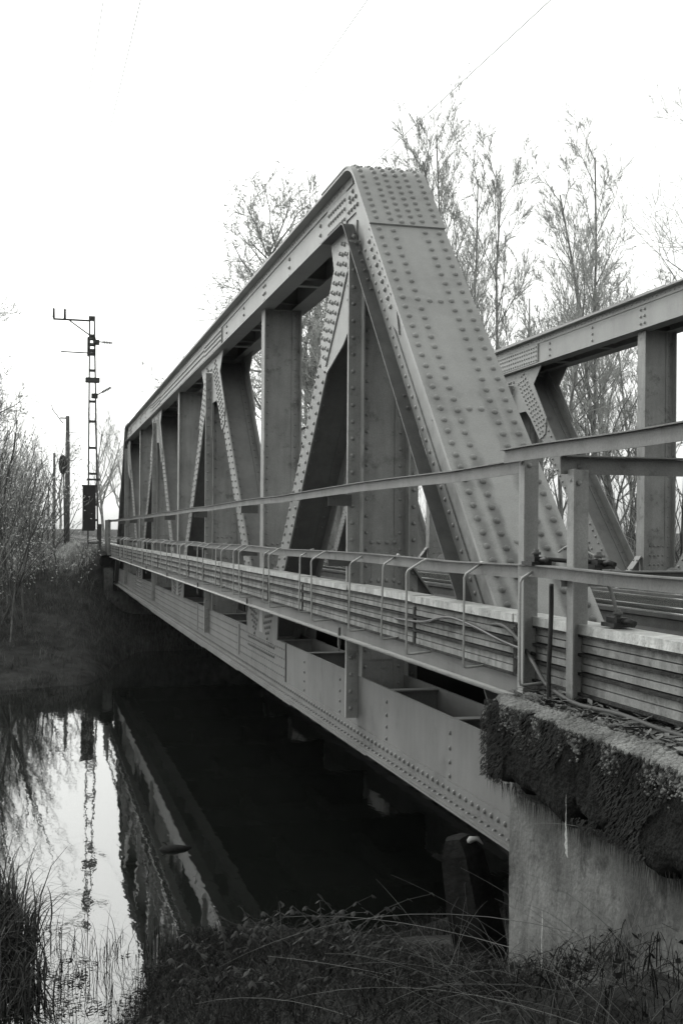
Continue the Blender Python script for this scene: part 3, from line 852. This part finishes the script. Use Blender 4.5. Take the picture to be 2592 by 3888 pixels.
# leaning old pile beside the abutment
sp=tag(empty('timber_pile',(2.55,6.6,0)),'weathered leaning timber pile under the chord end with a pale broken top','pile')
m=MB(); pts=[(.16,-.2,-.6),(.13,-.1,.3),(.07,-.03,.9),(0,.05,1.3),(-.05,.1,1.62),(-.075,.11,1.72)]
m.tube(pts,[.2,.19,.175,.165,.14,.08],5,True,False); m.build('shaft',M['stump'],sp)
m=MB(); m.tube([(-.05,.05,1.68),(-.01,.04,1.72),(.03,.03,1.725),(.06,.02,1.69)],[.008,.022,.016,.003],5); m.build('broken_top',M['pale_wood'],sp)
m=MB()
for k in range(5):
    a=Vector((-.08+rm.uniform(-.05,.1),.0,1.6-.15*k)); m.tube([a,a+Vector((-.1,-.05,-.12)),a+Vector((-.08,-.08,-.4)),a+Vector((.0,-.1,-.65)),a+Vector((.06,-.1,-.72)),a+Vector((.12,-.1,-.75))],.003,5)
m.build('creeper',M['twig_dark'],sp)

# ------------------------------------------------------------------ masts, poles and wires
def lattice_mast():
    t=tag(empty('catenary_mast',(2.0,46.9,0)),'lattice catenary mast with a dark box and two upright insulators on its arm','mast')
    m=MB(); zb_,zt_=2.3,11.93
    def xl(z): return -.035
    def xr(z): return .36-(.36-.14)*(z-2.4)/9.5
    for dy in (-.1,.1):
        m.bar((xl(2),dy,zb_),(xl(0),dy,zt_),.05,.05,(0,1,0)); m.bar((xr(zb_),dy,zb_),(xr(zt_),dy,zt_),.05,.05,(0,1,0))
    m.box(-.07,.17,-.12,.12,zt_-.14,zt_+.02)
    for z in (11.2,9.84,8.63,7.85,6.82,5.81,4.6,4.0,3.1): m.box(xl(z)-.02,xr(z)+.02,-.12,.12,z-.04,z+.04)
    m.build('lattice',M['mast'],t)
    m=MB(); 
    for z in (11.08,10.85,10.62,10.48): m.box(-.1,.19,-.13,.13,z-.05,z+.05)
    m.box(-.12,-.07,-.13,.13,10.4,11.12); m.box(.14,.2,-.13,.13,10.4,11.12); m.build('frame',M['mast'],t)
    m=MB(); m.box(-.18,.36,-.2,.2,9.38,9.55); m.build('cross_plate',M['mast'],t)
    m=MB(); m.box(-.09,.4,-.15,.15,5.55,5.62); m.build('collar',M['mast'],t)
    m=MB(); m.box(-.26,.24,-.32,-.13,3.62,5.3); m.box(-.29,.27,-.33,-.12,5.3,5.36); m.box(-.28,.2,-.34,-.12,3.58,3.62); m.build('signal_box',M['black'],t)
    m=MB(); m.bar((-1.42,0,11.78),(-.07,0,11.78),.09,.06); m.bar((-.8,0,11.75),(-.05,0,11.23),.045,.045); m.build('arm',M['mast'],t)
    m=MB(); m.bar((-1.12,0,10.53),(-.08,0,10.52),.045,.045); m.build('side_rod',M['mast'],t)
    for x in (-1.40,-.98):
        m=MB(); m.tube([(x,0,11.82),(x,0,12.2)],[.05,.04],7)
        for k in range(4): m.tube([(x,0,11.88+.08*k),(x,0,11.91+.08*k)],[.055,.045],8)
        m.build('insulator',M['porcelain'],t)
    for a,b in (((.25,0,10.98),(.86,0,10.95)),((.27,0,8.9),(.82,0,9.22))):
        a=Vector(a);b=Vector(b); m=MB(); m.tube([a,a.lerp(b,.35)],.025,5)
        for k in range(6): m.tube([a.lerp(b,.36+.1*k),a.lerp(b,.36+.1*k+.06)],[.065,.06],8)
        m.tube([a.lerp(b,.3),b],.02,6); m.build('insulator',M['porcelain'],t)
    m=MB(); m.box(.05,.3,-.05,.05,8.75,8.95); m.box(.1,.34,-.06,.06,10.85,11.05); m.build('clamp',M['mast'],t)
    m=MB(); m.box(.33,.47,-.1,.1,2.4,3.85); m.build('base_post',M['mast'],t)
    return t
lattice_mast()
def wood_pole(name,x,y,zb_,zt_,r,label,arm=True):
    t=tag(empty(name,(x,y,0)),label,'pole',None)
    m=MB(); m.tube([(0,0,zb_),(0.02,0,(zb_+zt_)/2),(0,0,zt_)],[r*1.15,r,r*.75],8); m.build('shaft',M['wood_pole'],t)
    if arm:
        m=MB(); m.tube([(0,0,zt_-.15),(-.5,0,zt_-.15)],.05,5); m.tube([(-1.05,0,zt_+.75),(-1.0,0,zt_+.4),(-.75,0,zt_+.1),(-.5,0,zt_-.25),(-.3,0,zt_-.5)],.035,5); m.tube([(.1,0,zt_-1.1),(.6,0,zt_-1.1)],.02,5); m.tube([(.1,0,zt_-3.0),(.35,0,zt_-3.0),(.6,0,zt_-2.75)],.03,5); m.build('bracket_arm',M['mast'],t)
    return t
wood_pole('wooden_pole',2.0,81,2.0,11.3,.17,'wooden pole with a bent bracket arm, behind the lattice mast')
wood_pole('wooden_pole',1.7,120,1.8,11.3,.15,'thin distant pole leftmost beside the signal',False)
wood_pole('wooden_pole',1.45,150,1.8,9.5,.12,'faintest farthest pole among the left shrubs',False)
sgn=tag(empty('signal_post',(1.65,76,0)),'slim railway signal with an oval dark head, left of the wooden pole','signal')
m=MB(); m.tube([(.13,0,2.2),(.06,0,5.0),(0,0,7.4)],[.07,.05,.045],7); m.box(-.03,.13,-.05,.05,5.9,6.1); m.build('shaft',M['mast'],sgn)
m=MB(); 
pts=[(.26*math.cos(a),.62*math.sin(a)) for a in [2*math.pi*k/20 for k in range(20)]]
m.add([(x-.05,-.08,7.75+z) for x,z in pts]+[(x-.05,.0,7.75+z) for x,z in pts],[tuple(range(20)),tuple(range(39,19,-1))]+[(k,20+k,20+(k+1)%20,(k+1)%20) for k in range(20)])
for z in (7.45,7.75,8.05): m.tube([(-.05,-.2,z),(-.05,-.08,z)],.1,8)
m.build('lamp_head',M['black'],sgn)
def wire(pts,sag,r,label,name='overhead_wire'):
    a=Vector(pts[0]); b=Vector(pts[1]); n=40; m=MB()
    m.tube([a.lerp(b,i/n)-Vector((0,0,4*sag*(i/n)*(1-i/n))) for i in range(n+1)],r,4)
    return tag(m.build(name,M['wire']),label,'wire','overhead wires')
wire([(.60,46.9,12.2),(1.35,-12,12.6)],.5,.009,'leftmost thin overhead wire running from the mast arm past the frame top')
wire([(1.02,46.9,12.2),(2.0,-12,12.3)],.5,.009,'second thin overhead wire running from the mast arm')
w3=wire([(2.82,46.9,9.22),(6.5,-6,9.9)],.45,.0055,'overhead wire slanting up behind the truss top to the upper right')
wire([(2.86,46.9,10.95),(5.4,-8,11.6)],.5,.006,'faintest overhead wire high over the truss')

# ------------------------------------------------------------------ trees
def grow(rng, base, height, r0, lean=(0,0), limbs=14, lev=4, first=.25, spread=.75, tw=.0065, curve=.12, ratio=.6, up=.10, lens=None):
    big=MB(); fine=MB(); tips=[]
    def br(p,d,L,r,level):
        n=6 if level==0 else 4 if level<3 else 3
        pts=[p]; rr=[r]; dd=d.copy()
        for i in range(n):
            dd=(dd+Vector((rng.gauss(0,curve),rng.gauss(0,curve),rng.gauss(0,curve*.6)+up))).normalized()
            p=p+dd*(L/n); pts.append(p); rr.append(max(tw*.7,r*(1-(.75 if level<lev else .5)*(i+1)/n)))
        if level<=1: big.tube(pts,rr,7 if level==0 else 5,False)
        else: fine.tube(pts,rr,3,False)
        if level>=lev: tips.append(pts[-1]); return
        cnt=limbs if level==0 else int(rng.uniform(5,8)) if level<lev-1 else int(rng.uniform(4,6))
        for k in range(cnt):
            t=(first+(1-first)*(k+rng.random())/cnt) if level==0 else rng.uniform(.2,1)
            f=t*n; i=min(int(f),n-1); q=pts[i].lerp(pts[i+1],f-i); ax=(pts[i+1]-pts[i]).normalized()
            a=rng.uniform(.5,1.)*spread; o=ax.orthogonal().normalized(); o.rotate(Matrix.Rotation(rng.random()*6.283,3,ax))
            nd=(ax*math.cos(a)+o*math.sin(a)).normalized()
            l=L*(lens or ratio)*(1.15-.7*t) if level==0 else L*ratio*rng.uniform(.55,1.)
            if level==0: l=max(l,height*.1)
            br(q,nd,l,max(tw,rr[i]*(.5 if level==0 else .6)),level+1)
    d0=Vector((lean[0],lean[1],1)).normalized()
    br(Vector(base),d0,height,r0,0)
    return big,fine,tips
TREE_N=[0]
def tree(name,label,x,y,h,r0,seed,group='bare trees beyond the bridge',leaves=0,bark='bark',**kw):
    rng=random.Random(seed); z=ground(x,y)-.15
    t=tag(empty(name,(x,y,z)),label,'tree',group)
    big,fine,tips=grow(rng,(0,0,0),h,r0,**kw)
    big.build('trunk',M['bark'],t); c=fine.build('crown',M['twig'],t)
    if leaves:
        m=MB()
        for p in tips:
            for k in range(leaves):
                q=p+Vector((rng.gauss(0,.12),rng.gauss(0,.12),rng.gauss(0,.15))); a=Vector((rng.gauss(0,1),rng.gauss(0,1),rng.gauss(0,1))).normalized()*.012; b_=a.orthogonal().normalized()*.008
                m.add([q-a,q+b_,q+a,q-b_],[(0,1,2,3)])
        m.build('leaves',M['leaf'],t)
    return t
tree('bare_tree','smaller bare tree with forked stem below the slender tree',14.6,31,10.2,.09,14,limbs=20,first=.25,spread=.7,leaves=1,up=.1,lens=.3)
tree('bare_tree','dark spreading bare tree whose crown shows left of the truss peak',10.55,44.5,12.8,.24,15,limbs=38,first=.2,spread=.95,curve=.17,ratio=.58,up=.07,lens=.42,tw=.013)
tree('bare_tree','fine twigged bare tree rising just behind the top of the truss peak',10.9,45,12.4,.16,19,limbs=34,first=.2,spread=.7,up=.12,lens=.3,tw=.012)
tree('bare_tree','bare tree at the right edge with drooping branches reaching into the frame',20.6,29,15.5,.15,16,limbs=13,first=.3,spread=.9,leaves=1,up=.03,lens=.4)
tree('bare_tree','thin bare tree standing right of the slender tree',18.4,34,11.5,.10,17,limbs=24,first=.25,spread=.7,leaves=1,up=.1,lens=.28)
tree('bare_tree','bare tree seen between the first vertical and diagonal of the near truss',9.2,36,9.0,.12,18,limbs=28,first=.2,spread=.7,up=.1,lens=.35,tw=.009)
# multi-stem scrub
def scrub(name,label,x,y,h,stems,seed,group,wide=.8,tw=.005,cat='shrub',leaves=0,lev=3):
    rng=random.Random(seed); z=ground(x,y)-.1
    t=tag(empty(name,(x,y,z)),label,cat,group); st=MB(); tg_=MB(); tips=[]
    for k in range(stems):
        b_=(rng.gauss(0,wide*.5),rng.gauss(0,wide*.5),0)
        B,F,T=grow(rng,b_,h*rng.uniform(.6,1.05),rng.uniform(.02,.035)*h/4+.006,lean=(rng.gauss(0,.28)*wide,rng.gauss(0,.28)*wide),limbs=7,lev=lev-1,first=.2,spread=.6,tw=tw,curve=.12,ratio=.45,up=.08)
        for src,dst in ((B,st),(F,tg_)):
            o=len(dst.v); dst.v+=src.v; dst.f+=[tuple(i+o for i in f) for f in src.f]; dst.sm+=src.sm
        tips+=T
    st.build('stem',M['bark_dark'],t); tg_.build('twigs',M['twig_mid'],t)
    if leaves:
        m=MB()
        for p in tips:
            for k in range(leaves):
                q=p+Vector((rng.gauss(0,.15),rng.gauss(0,.15),rng.gauss(0,.2))); a=Vector((rng.gauss(0,1),rng.gauss(0,1),rng.gauss(0,1))).normalized()*.04; b2=a.orthogonal().normalized()*.025
                m.add([q-a,q+b2,q+a,q-b2],[(0,1,2,3)])
        m.build('leaves',M['leaf'],t)
    return t
def clump_tree(name,label,x,y,h,stems,seed,group='bare trees beyond the bridge',width=.5,limbs=16,spread=.6,leaves=3,tw=.006,lens=.22):
    rng=random.Random(seed); z=ground(x,y)-.15
    t=tag(empty(name,(x,y,z)),label,'tree',group); st=MB(); fn=MB(); tips=[]
    for k in range(stems):
        a=6.283*k/stems+rng.uniform(-.4,.4); b_=(math.cos(a)*.2,math.sin(a)*.2,0)
        B,F,T=grow(rng,b_,h*rng.uniform(.82,1.03),.085*rng.uniform(.8,1.1),lean=(math.cos(a)*.1*width,math.sin(a)*.1*width),limbs=limbs,lev=4,first=.3,spread=spread,tw=tw,curve=.06,ratio=.55,up=.06,lens=lens)
        for src,dst in ((B,st),(F,fn)):
            o=len(dst.v); dst.v+=src.v; dst.f+=[tuple(i+o for i in f) for f in src.f]; dst.sm+=src.sm
        tips+=T
    st.build('trunk',M['bark'],t); fn.build('crown',M['twig'],t)
    m=MB()
    for p in tips:
        for k in range(leaves):
            q=p+Vector((rng.gauss(0,.1),rng.gauss(0,.1),rng.gauss(0,.12))); a=Vector((rng.gauss(0,1),rng.gauss(0,1),rng.gauss(0,1))).normalized()*.010; b2=a.orthogonal().normalized()*.007
            m.add([q-a,q+b2,q+a,q-b2],[(0,1,2,3)])
    if m.v: m.build('leaves',M['leaf'],t)
    return t
clump_tree('bare_tree','many-stemmed bare tree with a dense fine crown right behind the end post',11.4,30,14.6,5,41,width=.8,limbs=25,lens=.2,leaves=4)
clump_tree('bare_tree','many-stemmed bare tree between the end post tree and the tall slender one',14.3,33,10.6,4,42,width=1.1,limbs=12,leaves=2)
clump_tree('bare_tree','pale many-stemmed bare tree at the right above the second truss',18.6,35,10.5,4,43,width=1.4,limbs=16,leaves=2)
clump_tree('bare_tree','tall slender bare tree above the second truss',16.1,32.5,14.4,2,44,width=.5,limbs=20,spread=.7,leaves=2,lens=.2)
rs=random.Random(21)
BS='dense bare bush added beyond the second truss to block low sky'  # unseen bushes added to keep low sky light out from under the bridge
for i,(x,y,h) in enumerate([(10.2,11,4.2),(11.2,14.5,4.6),(11.6,18,4.8),(12.0,21.5,4.6),(10.6,8.5,3.8),(12.6,24.5,4.2)]): scrub('screen_bush',BS,x,y,h,10,500+i,'screening bushes beyond the second truss',wide=1.3,tw=.008)
SL='leafless thicket shrub on the far bank behind the second truss, closest ones added'
for i,(x,y,h) in enumerate([(11.2,33,4.6),(12.4,31,5.2),(13.4,33,4.2),(14.3,29.5,5.0),(15.4,31,4.4),(16.4,29.6,5.4),(17.6,31,4.6),(9.7,29.5,4.0),(9.75,31.8,5.6),(9.2,33.5,4.6),(13.0,36,5.5),(15.2,36,5.8),(9.6,38,5.0),(11.8,41,5.5)]):  # ones closest to the truss added to block a sky glint in the water
    scrub('thicket_shrub',SL,x,y,h,7,100+i,'thicket shrubs on the far bank, some added',wide=1.0)
LSC=.86
LL='leafless scrub bush on the left far bank among the undergrowth'
for i,(x,y,h) in enumerate([(-1.15,32.5,6.0),(-1.9,36,6.2),(-.6,38.5,2.8),(-2.4,41,7.5),(-1.3,44,5.0),(-2.8,48,8.5),(-1.0,52,5.6),(-2.6,57,9.0),(-1.2,64,6.6),(-3.0,70,9.5),(-1.3,80,7.2),(-3.2,90,10),(-1.6,105,8.5),(-3.,125,10),(-.9,31.5,3.2),(-.5,40,3.4),(-.9,42.5,4.4),(-1.9,38.5,6.4),(-.55,47,3.2),(-1.5,55,6.2),(-.2,35.5,1.7),(.4,37.5,1.4)]):
    scrub('scrub_bush',LL,x,y,h*(LSC if h>5 else 1),9,200+i,'scrub bushes on the left bank',wide=1.1,tw=.006,leaves=1)
tree('bare_tree','bare tree leaning in from the left edge with long dark boughs',-2.9,34,6.5,.12,31,group='bare trees on the left bank',limbs=16,first=.15,spread=1.0,up=.05,lean=(.1,0),leaves=1,lens=.4)
tree('bare_tree','taller bare tree farther back at the left edge',-4.6,48,10,.15,32,group='bare trees on the left bank',limbs=20,first=.15,spread=.9,up=.06,leaves=1,lens=.35)
tree('bare_tree','hazy bare tree behind the left scrub',-4.6,66,10,.16,33,group='bare trees on the left bank',limbs=18,first=.15,spread=.8,up=.08,leaves=1,lens=.35)
# distant row
DL='pale distant bare tree in the hazy row beyond the track'
for i,(x,y,h) in enumerate([(9,165,15),(12.5,170,13),(16,160,14),(6.5,180,16),(3.5,185,13),(-1,175,14),(-6,170,15),(20,175,15)]):
    tree('distant_tree',DL,x,y,h,.22,300+i,group='distant trees beyond the track',limbs=12,first=.15,spread=.75,lev=3,tw=.02)

# ------------------------------------------------------------------ grass, reeds and brambles
def blade(mb,p,h,rng,w=.006,droop=.5,az=None):
    a=rng.random()*6.283 if az is None else az; d=Vector((math.cos(a),math.sin(a),0)); s=Vector((-d.y,d.x,0))*w
    k=droop*rng.uniform(.3,1.3); pts=[]
    for i in range(5):
        t=i/4; pts.append(Vector(p)+Vector((0,0,h*(t-.55*k*t*t*t)))+d*(h*k*.75*t*t))
    vs=[]
    for i,q in enumerate(pts):
        ww=(1-i/4.2); vs+=[q-s*ww,q+s*ww]
    mb.add(vs,[(2*i,2*i+1,2*i+3,2*i+2) for i in range(4)])
rg=random.Random(5)
# reeds standing in the shallow water at left
for nm,lab,cs in (('reeds','dark drooping reed clump standing in the bright water',[(-.26,9.9,.3,330,1.0),(-.2,10.5,.26,180,.95),(-.5,11.2,.4,200,1.05),(-.12,9.2,.22,130,.6)]),):
    mb=MB()
    for cx_,cy_,sp_,n,h in cs:
        for i in range(n):
            blade(mb,(cx_+rg.gauss(0,sp_*.5),cy_+rg.gauss(0,sp_*.6),-.05),h*rg.uniform(.4,1.15),rg,.009,1.05)
    tag(mb.build('reeds',M['grass_mid']),lab,'reeds',kind='stuff')
# broken stems and floating bits in the shallows
mb=MB()
for i in range(520):
    x=rg.uniform(-.3,1.2); y=rg.uniform(8.0,10.6)
    if shore_near(x)>y+.2: continue
    blade(mb,(x,y,-.02),rg.uniform(.08,.45),rg,.004,rg.uniform(.3,1.6))
for i in range(2600):
    x=rg.uniform(-.4,1.9); y=rg.uniform(7.9,10.0)-.0; 
    if noise.noise((x*2.5,y*2.5,2))<-.05: continue
    a=rg.random()*6.28; l=rg.uniform(.008,.035); d=Vector((math.cos(a),math.sin(a),0))*l; s=Vector((-d.y,d.x,0))*.35; c=Vector((x,y,.006+.01*rg.random()))
    mb.add([c-d,c+s,c+d,c-s],[(0,1,2,3)])
tag(mb.build('water_plants',M['grass_mid']),'broken stems and floating leaves in the shallows','water plants',kind='stuff')
# near bank undergrowth: matted, lying dead grass, standing wisps, twigs and small leaves
def lying(mb,x,y,z,rng,l,w):
    a=rng.random()*6.283; d=Vector((math.cos(a),math.sin(a),0)); s_=Vector((-d.y,d.x,0)); bend=rng.gauss(0,.5); hh=rng.uniform(.02,.16); pts=[]
    for i in range(6):
        t=i/5; q=Vector((x,y,0))+d*(l*t)+s_*(bend*l*t*t*.5); pts.append(Vector((q.x,q.y,z+.02+hh*math.sin(t*math.pi*.9)-(.33*max(0,q.y-y) if q.y>y else .33*(q.y-y))*.9)))
    vs=[]
    for i,q in enumerate(pts):
        ww=w*(1-i/6.); vs+=[q-s_*ww,q+s_*ww+Vector((0,0,ww))]
    mb.add(vs,[(2*i,2*i+1,2*i+3,2*i+2) for i in range(5)])
def bankpt(rng):
    while True:
        x=rng.uniform(.0,2.14); y=rng.uniform(3.0,11.0)
        if x>2.1 and y<5.2: continue
        z=ground(x,y)
        if z>-.1: return x,y,z
for nm,mt,lab,cnt,clump in (('undergrowth','grass_dark','matted dark dead grass covering the near bank',22000,-.7),('dead_weeds','grass_mid','thin greyish weeds and dead leaves among the dark bank grass',6500,0.)):
    mb=MB(); n=0
    while n<cnt:
        x,y,z=bankpt(rg)
        if noise.noise((x*2.2,y*2.2,8 if clump<0 else 3))<clump: continue
        if rg.random()<.7: lying(mb,x,y,z,rg,rg.uniform(.08,.38),rg.uniform(.0009,.0024))
        elif rg.random()<.5: blade(mb,(x,y,z-.03),rg.uniform(.04,.2),rg,.0025,rg.uniform(.5,1.7))
        else:
            q=Vector((x,y,z+rg.uniform(.02,.16))); a=Vector((rg.gauss(0,1),rg.gauss(0,1),rg.gauss(0,.5))).normalized()*rg.uniform(.008,.024); b_=a.orthogonal().normalized()*rg.uniform(.005,.012); mb.add([q-a,q+b_,q+a*.8,q-b_],[(0,1,2,3)])
        n+=1
    for i in range(cnt//6):
        x=rg.uniform(1.9,4.2); y=rg.uniform(8.6,11.4); z=ground(x,y)
        if z>-.15: blade(mb,(x,y,z-.03),rg.uniform(.06,.24),rg,.0028,1.1)
    tag(mb.build(nm,M[mt]),lab,'grass',kind='stuff')
# tussock at the near shore
mb=MB()
for cx_,cy_,n,h in ((1.75,10.2,170,.26),(1.35,9.9,120,.2),(2.15,10.5,120,.24)):
    for i in range(n): blade(mb,(cx_+rg.gauss(0,.2),cy_+rg.gauss(0,.22),max(-.03,ground(cx_,cy_)-.05)),h*rg.uniform(.4,1.1),rg,.003,1.2)
tag(mb.build('grass_tussock',M['grass_dark']),'arching grass tussock on the near shoreline below the bridge','grass',kind='stuff')
# long pale stalks
mb=MB()
def stalk(a,b,sag,r=.003):
    a=Vector(a);b=Vector(b); mb.tube([a.lerp(b,i/10)+Vector((0,0,4*sag*(i/10)*(1-i/10))) for i in range(11)],[r*(1-.06*i) for i in range(11)],4,False)
for i in range(90):
    x=rg.uniform(1.6,2.1); y=rg.uniform(3.2,4.8); z=ground(x,y); a=rg.uniform(-.6,3.6); l=rg.uniform(.25,.9)
    e=Vector((x+math.cos(a)*l*.8,y+math.sin(a)*l*.8,z+rg.uniform(.02,.35)))
    if e.x>2.1: e.x=2.1
    stalk((x,y,z),e,rg.uniform(.01,.08),rg.uniform(.0006,.0014))
for a,b,sg_ in (((2.05,4.2,2.0),(.9,5.9,1.35),.16),((2.1,3.6,1.95),(1.25,6.0,1.55),.1),((2.0,3.3,1.9),(1.1,5.6,1.5),.05),((2.12,3.5,2.42),(2.0,4.6,2.33),.06),((1.9,3.4,1.9),(1.0,4.8,1.6),.12),((1.5,3.6,1.7),(.75,5.6,1.3),.14)):
    stalk(a,b,sg_,.0019)
tag(mb.build('dry_stalks',M['grass_dry']),'tangle of pale dry grass stalks in front of the concrete wall','grass',kind='stuff')
# bramble plants with leaves
def bramble(x,y,h,seed,lab,n=5):
    rng=random.Random(seed); z=ground(x,y)-.03; t=tag(empty('bramble_plant',(x,y,z)),lab,'plant','bramble plants on the near bank'); st=MB(); lf=MB()
    for k in range(n):
        a=rng.random()*6.28; L=h*rng.uniform(.6,1.1); pts=[Vector((math.cos(a)*L*.7*u*u,math.sin(a)*L*.7*u*u,L*(u-.35*u*u))) for u in [i/6 for i in range(7)]]
        st.tube(pts,[.005-.0005*i for i in range(7)],4,False)
        for q in pts[2:]:
            for j in range(3):
                b_=rng.random()*6.28; l=rng.uniform(.012,.026); d=Vector((math.cos(b_),math.sin(b_),-.45)).normalized(); s=Vector((-d.y,d.x,0)).normalized()*l*.55
                c=q+Vector((0,0,.01)); mid=c+d*l
                lf.add([c,mid*1+s-Vector((0,0,.006)),c+d*2.1*l-Vector((0,0,.01)),mid-s-Vector((0,0,.006)),mid],[(0,4,1),(1,4,2),(2,4,3),(3,4,0)],True)
    st.build('stem',M['twig_dark'],t); lf.build('leaves',M['grass_mid'],t); return t
BL='low bramble plant with small drooping leaves on the near bank'
for i,(x,y,h) in enumerate([(1.95,7.2,.75),(1.7,7.6,.6),(1.5,7.0,.5),(1.2,7.4,.5),(1.75,6.3,.55),(1.3,6.2,.5),(1.0,6.7,.45),(1.55,5.5,.45),(1.15,5.3,.4),(.8,6.0,.4),(.75,7.2,.35),(2.0,8.2,.6),(1.55,8.3,.45)]):
    bramble(x,y,h,400+i,BL)
# far-bank grass, in clumps of two tones
for nm,mt,lab,cnt in (('bank_grass','grass_bank','dark rough grass on the far river bank',15000),('bank_weeds','grass_weed','greyer tangled weeds on the upper far bank',14000)):
    mb=MB(); n=0
    while n<cnt:
        cx_=rg.uniform(-5,2.3); cy_=rg.uniform(26.9,52)
        if cx_<-.06*cy_-1.5: continue
        z0=ground(cx_,cy_)
        if z0<-.05 or (mt=='grass_weed' and z0<.3+1.3*rg.random()): continue
        h=rg.uniform(.12,.55); sp_=rg.uniform(.08,.35); az=rg.random()*6.28
        for k in range(rg.randint(8,26)):
            x=cx_+rg.gauss(0,sp_); y=cy_+rg.gauss(0,sp_); z=ground(x,y)
            if z>-.05: blade(mb,(x,y,z-.04),h*rg.uniform(.4,1.2),rg,.007,rg.uniform(.6,1.7),az+rg.gauss(0,1.2))
            n+=1
    if mt=='grass_bank':
        for i in range(3500):
            x=rg.uniform(2,8.5); y=rg.uniform(33,39); z=ground(x,y)
            if z>-.05: blade(mb,(x,y,z-.04),rg.uniform(.2,.6),rg,.012,.8)
    tag(mb.build(nm,M[mt]),lab,'grass',kind='stuff')
mb=MB(); n=0
while n<6500:
    x=rg.uniform(-2.6,2.3); y=rg.uniform(39,75)
    if noise.noise((x*.6,y*.2,3))<-.1: continue
    blade(mb,(x,y,ground(x,y)-.04),rg.uniform(.2,.55),rg,.013,rg.uniform(.4,1.2)); n+=1
tag(mb.build('verge_grass',M['grass_pale']),'pale winter grass on the embankment below the masts','grass',kind='stuff')
mb=MB(); n=0
while n<6000:
    x=rg.uniform(8.6,20); y=rg.uniform(28,40); z=ground(x,y)
    if z<-.05: continue
    blade(mb,(x,y,z-.04),rg.uniform(.3,.9),rg,.014,rg.uniform(.4,1.2)); n+=1
tag(mb.build('right_bank_grass' if False else 'meadow_grass',M['grass_dark']),'rough grass below the thicket behind the second truss','grass',kind='stuff')
# floating log
fl=MB(); fl.tube([(-.16,.02,.0),(-.12,.0,.01),(0,0,.016),(.12,0,.01),(.2,.02,.004)],[.015,.05,.06,.04,.008],10)
fl.tube([(-.05,.01,.03),(-.09,.03,.09),(-.13,.03,.11)],[.012,.008,.004],5,False)
fo=fl.build('floating_log',M['stump'],None,(1.52,13.2,.0)); fo.scale=(1,1.6,.7); tag(fo,'dark log floating alone on the black water','log')

# ------------------------------------------------------------------ light, air and camera
SUN_AZ,SUN_EL=R(-24),R(34)      # azimuth from +Y toward +X
w=bpy.data.worlds.new('World'); S.world=w; w.use_nodes=True; nt=w.node_tree
bg=nt.nodes['Background']; sky=nt.nodes.new('ShaderNodeTexSky'); sky.sky_type='NISHITA'; sky.sun_disc=False
sky.sun_elevation=SUN_EL; sky.sun_rotation=SUN_AZ; sky.air_density=1.; sky.dust_density=6.; sky.ozone_density=1.
bw=nt.nodes.new('ShaderNodeRGBToBW'); nt.links.new(sky.outputs[0],bw.inputs[0])
pw=nt.nodes.new('ShaderNodeMath'); pw.operation='POWER'; pw.inputs[1].default_value=.4; nt.links.new(bw.outputs[0],pw.inputs[0])
mu=nt.nodes.new('ShaderNodeMath'); mu.operation='MULTIPLY'; mu.inputs[1].default_value=2.; nt.links.new(pw.outputs[0],mu.inputs[0])
tint=nt.nodes.new('ShaderNodeCombineColor')
for i,k in enumerate((.985,1.,.975)):
    q=nt.nodes.new('ShaderNodeMath'); q.operation='MULTIPLY'; q.inputs[1].default_value=k; nt.links.new(mu.outputs[0],q.inputs[0]); nt.links.new(q.outputs[0],tint.inputs[i])
nt.links.new(tint.outputs[0],bg.inputs['Color']); bg.inputs['Strength'].default_value=.15
sl_=bpy.data.lights.new('sun','SUN'); sl_.energy=.5; sl_.angle=R(12); sl_.color=(1,.995,.98)
so=bpy.data.objects.new('sun',sl_); COL.objects.link(so)
sd=Vector((math.sin(SUN_AZ)*math.cos(SUN_EL),math.cos(SUN_AZ)*math.cos(SUN_EL),math.sin(SUN_EL)))
so.rotation_euler=sd.to_track_quat('Z','Y').to_euler(); so.location=(30,30,40)

# pale river air
hz=MB(); hz.box(-700,700,-60,400,-3,60)
hm_=bpy.data.materials.new('haze_air'); hm_.use_nodes=True; nt=hm_.node_tree; nt.nodes.remove(nt.nodes['Principled BSDF'])
pv=nt.nodes.new('ShaderNodeVolumePrincipled'); pv.inputs['Color'].default_value=(.9,.9,.9,1); pv.inputs['Density'].default_value=HAZE; pv.inputs['Anisotropy'].default_value=.3
nt.links.new(pv.outputs[0],nt.nodes['Material Output'].inputs['Volume'])
if HAZE: tag(hz.build('haze',hm_),'thin pale haze hanging over the river','haze',kind='stuff')

cam=bpy.data.cameras.new('camera'); co=bpy.data.objects.new('camera',cam); COL.objects.link(co); S.camera=co
th=math.atan(700.7/2700)
cam.sensor_fit='AUTO'; cam.sensor_width=36; cam.lens=2700/2352*36; cam.shift_y=49.5/2352; cam.clip_start=.05; cam.clip_end=3000
co.matrix_world=Matrix.Translation((0,0,3.55))@Matrix.Rotation(-th,4,'Z')@Matrix.Rotation(R(90),4,'X')@Matrix.Rotation(R(.45),4,'Z')
S.view_settings.view_transform='Standard'; S.view_settings.look='None'; S.view_settings.gamma=1; S.view_settings.exposure=1.48
S.cycles.max_bounces=6
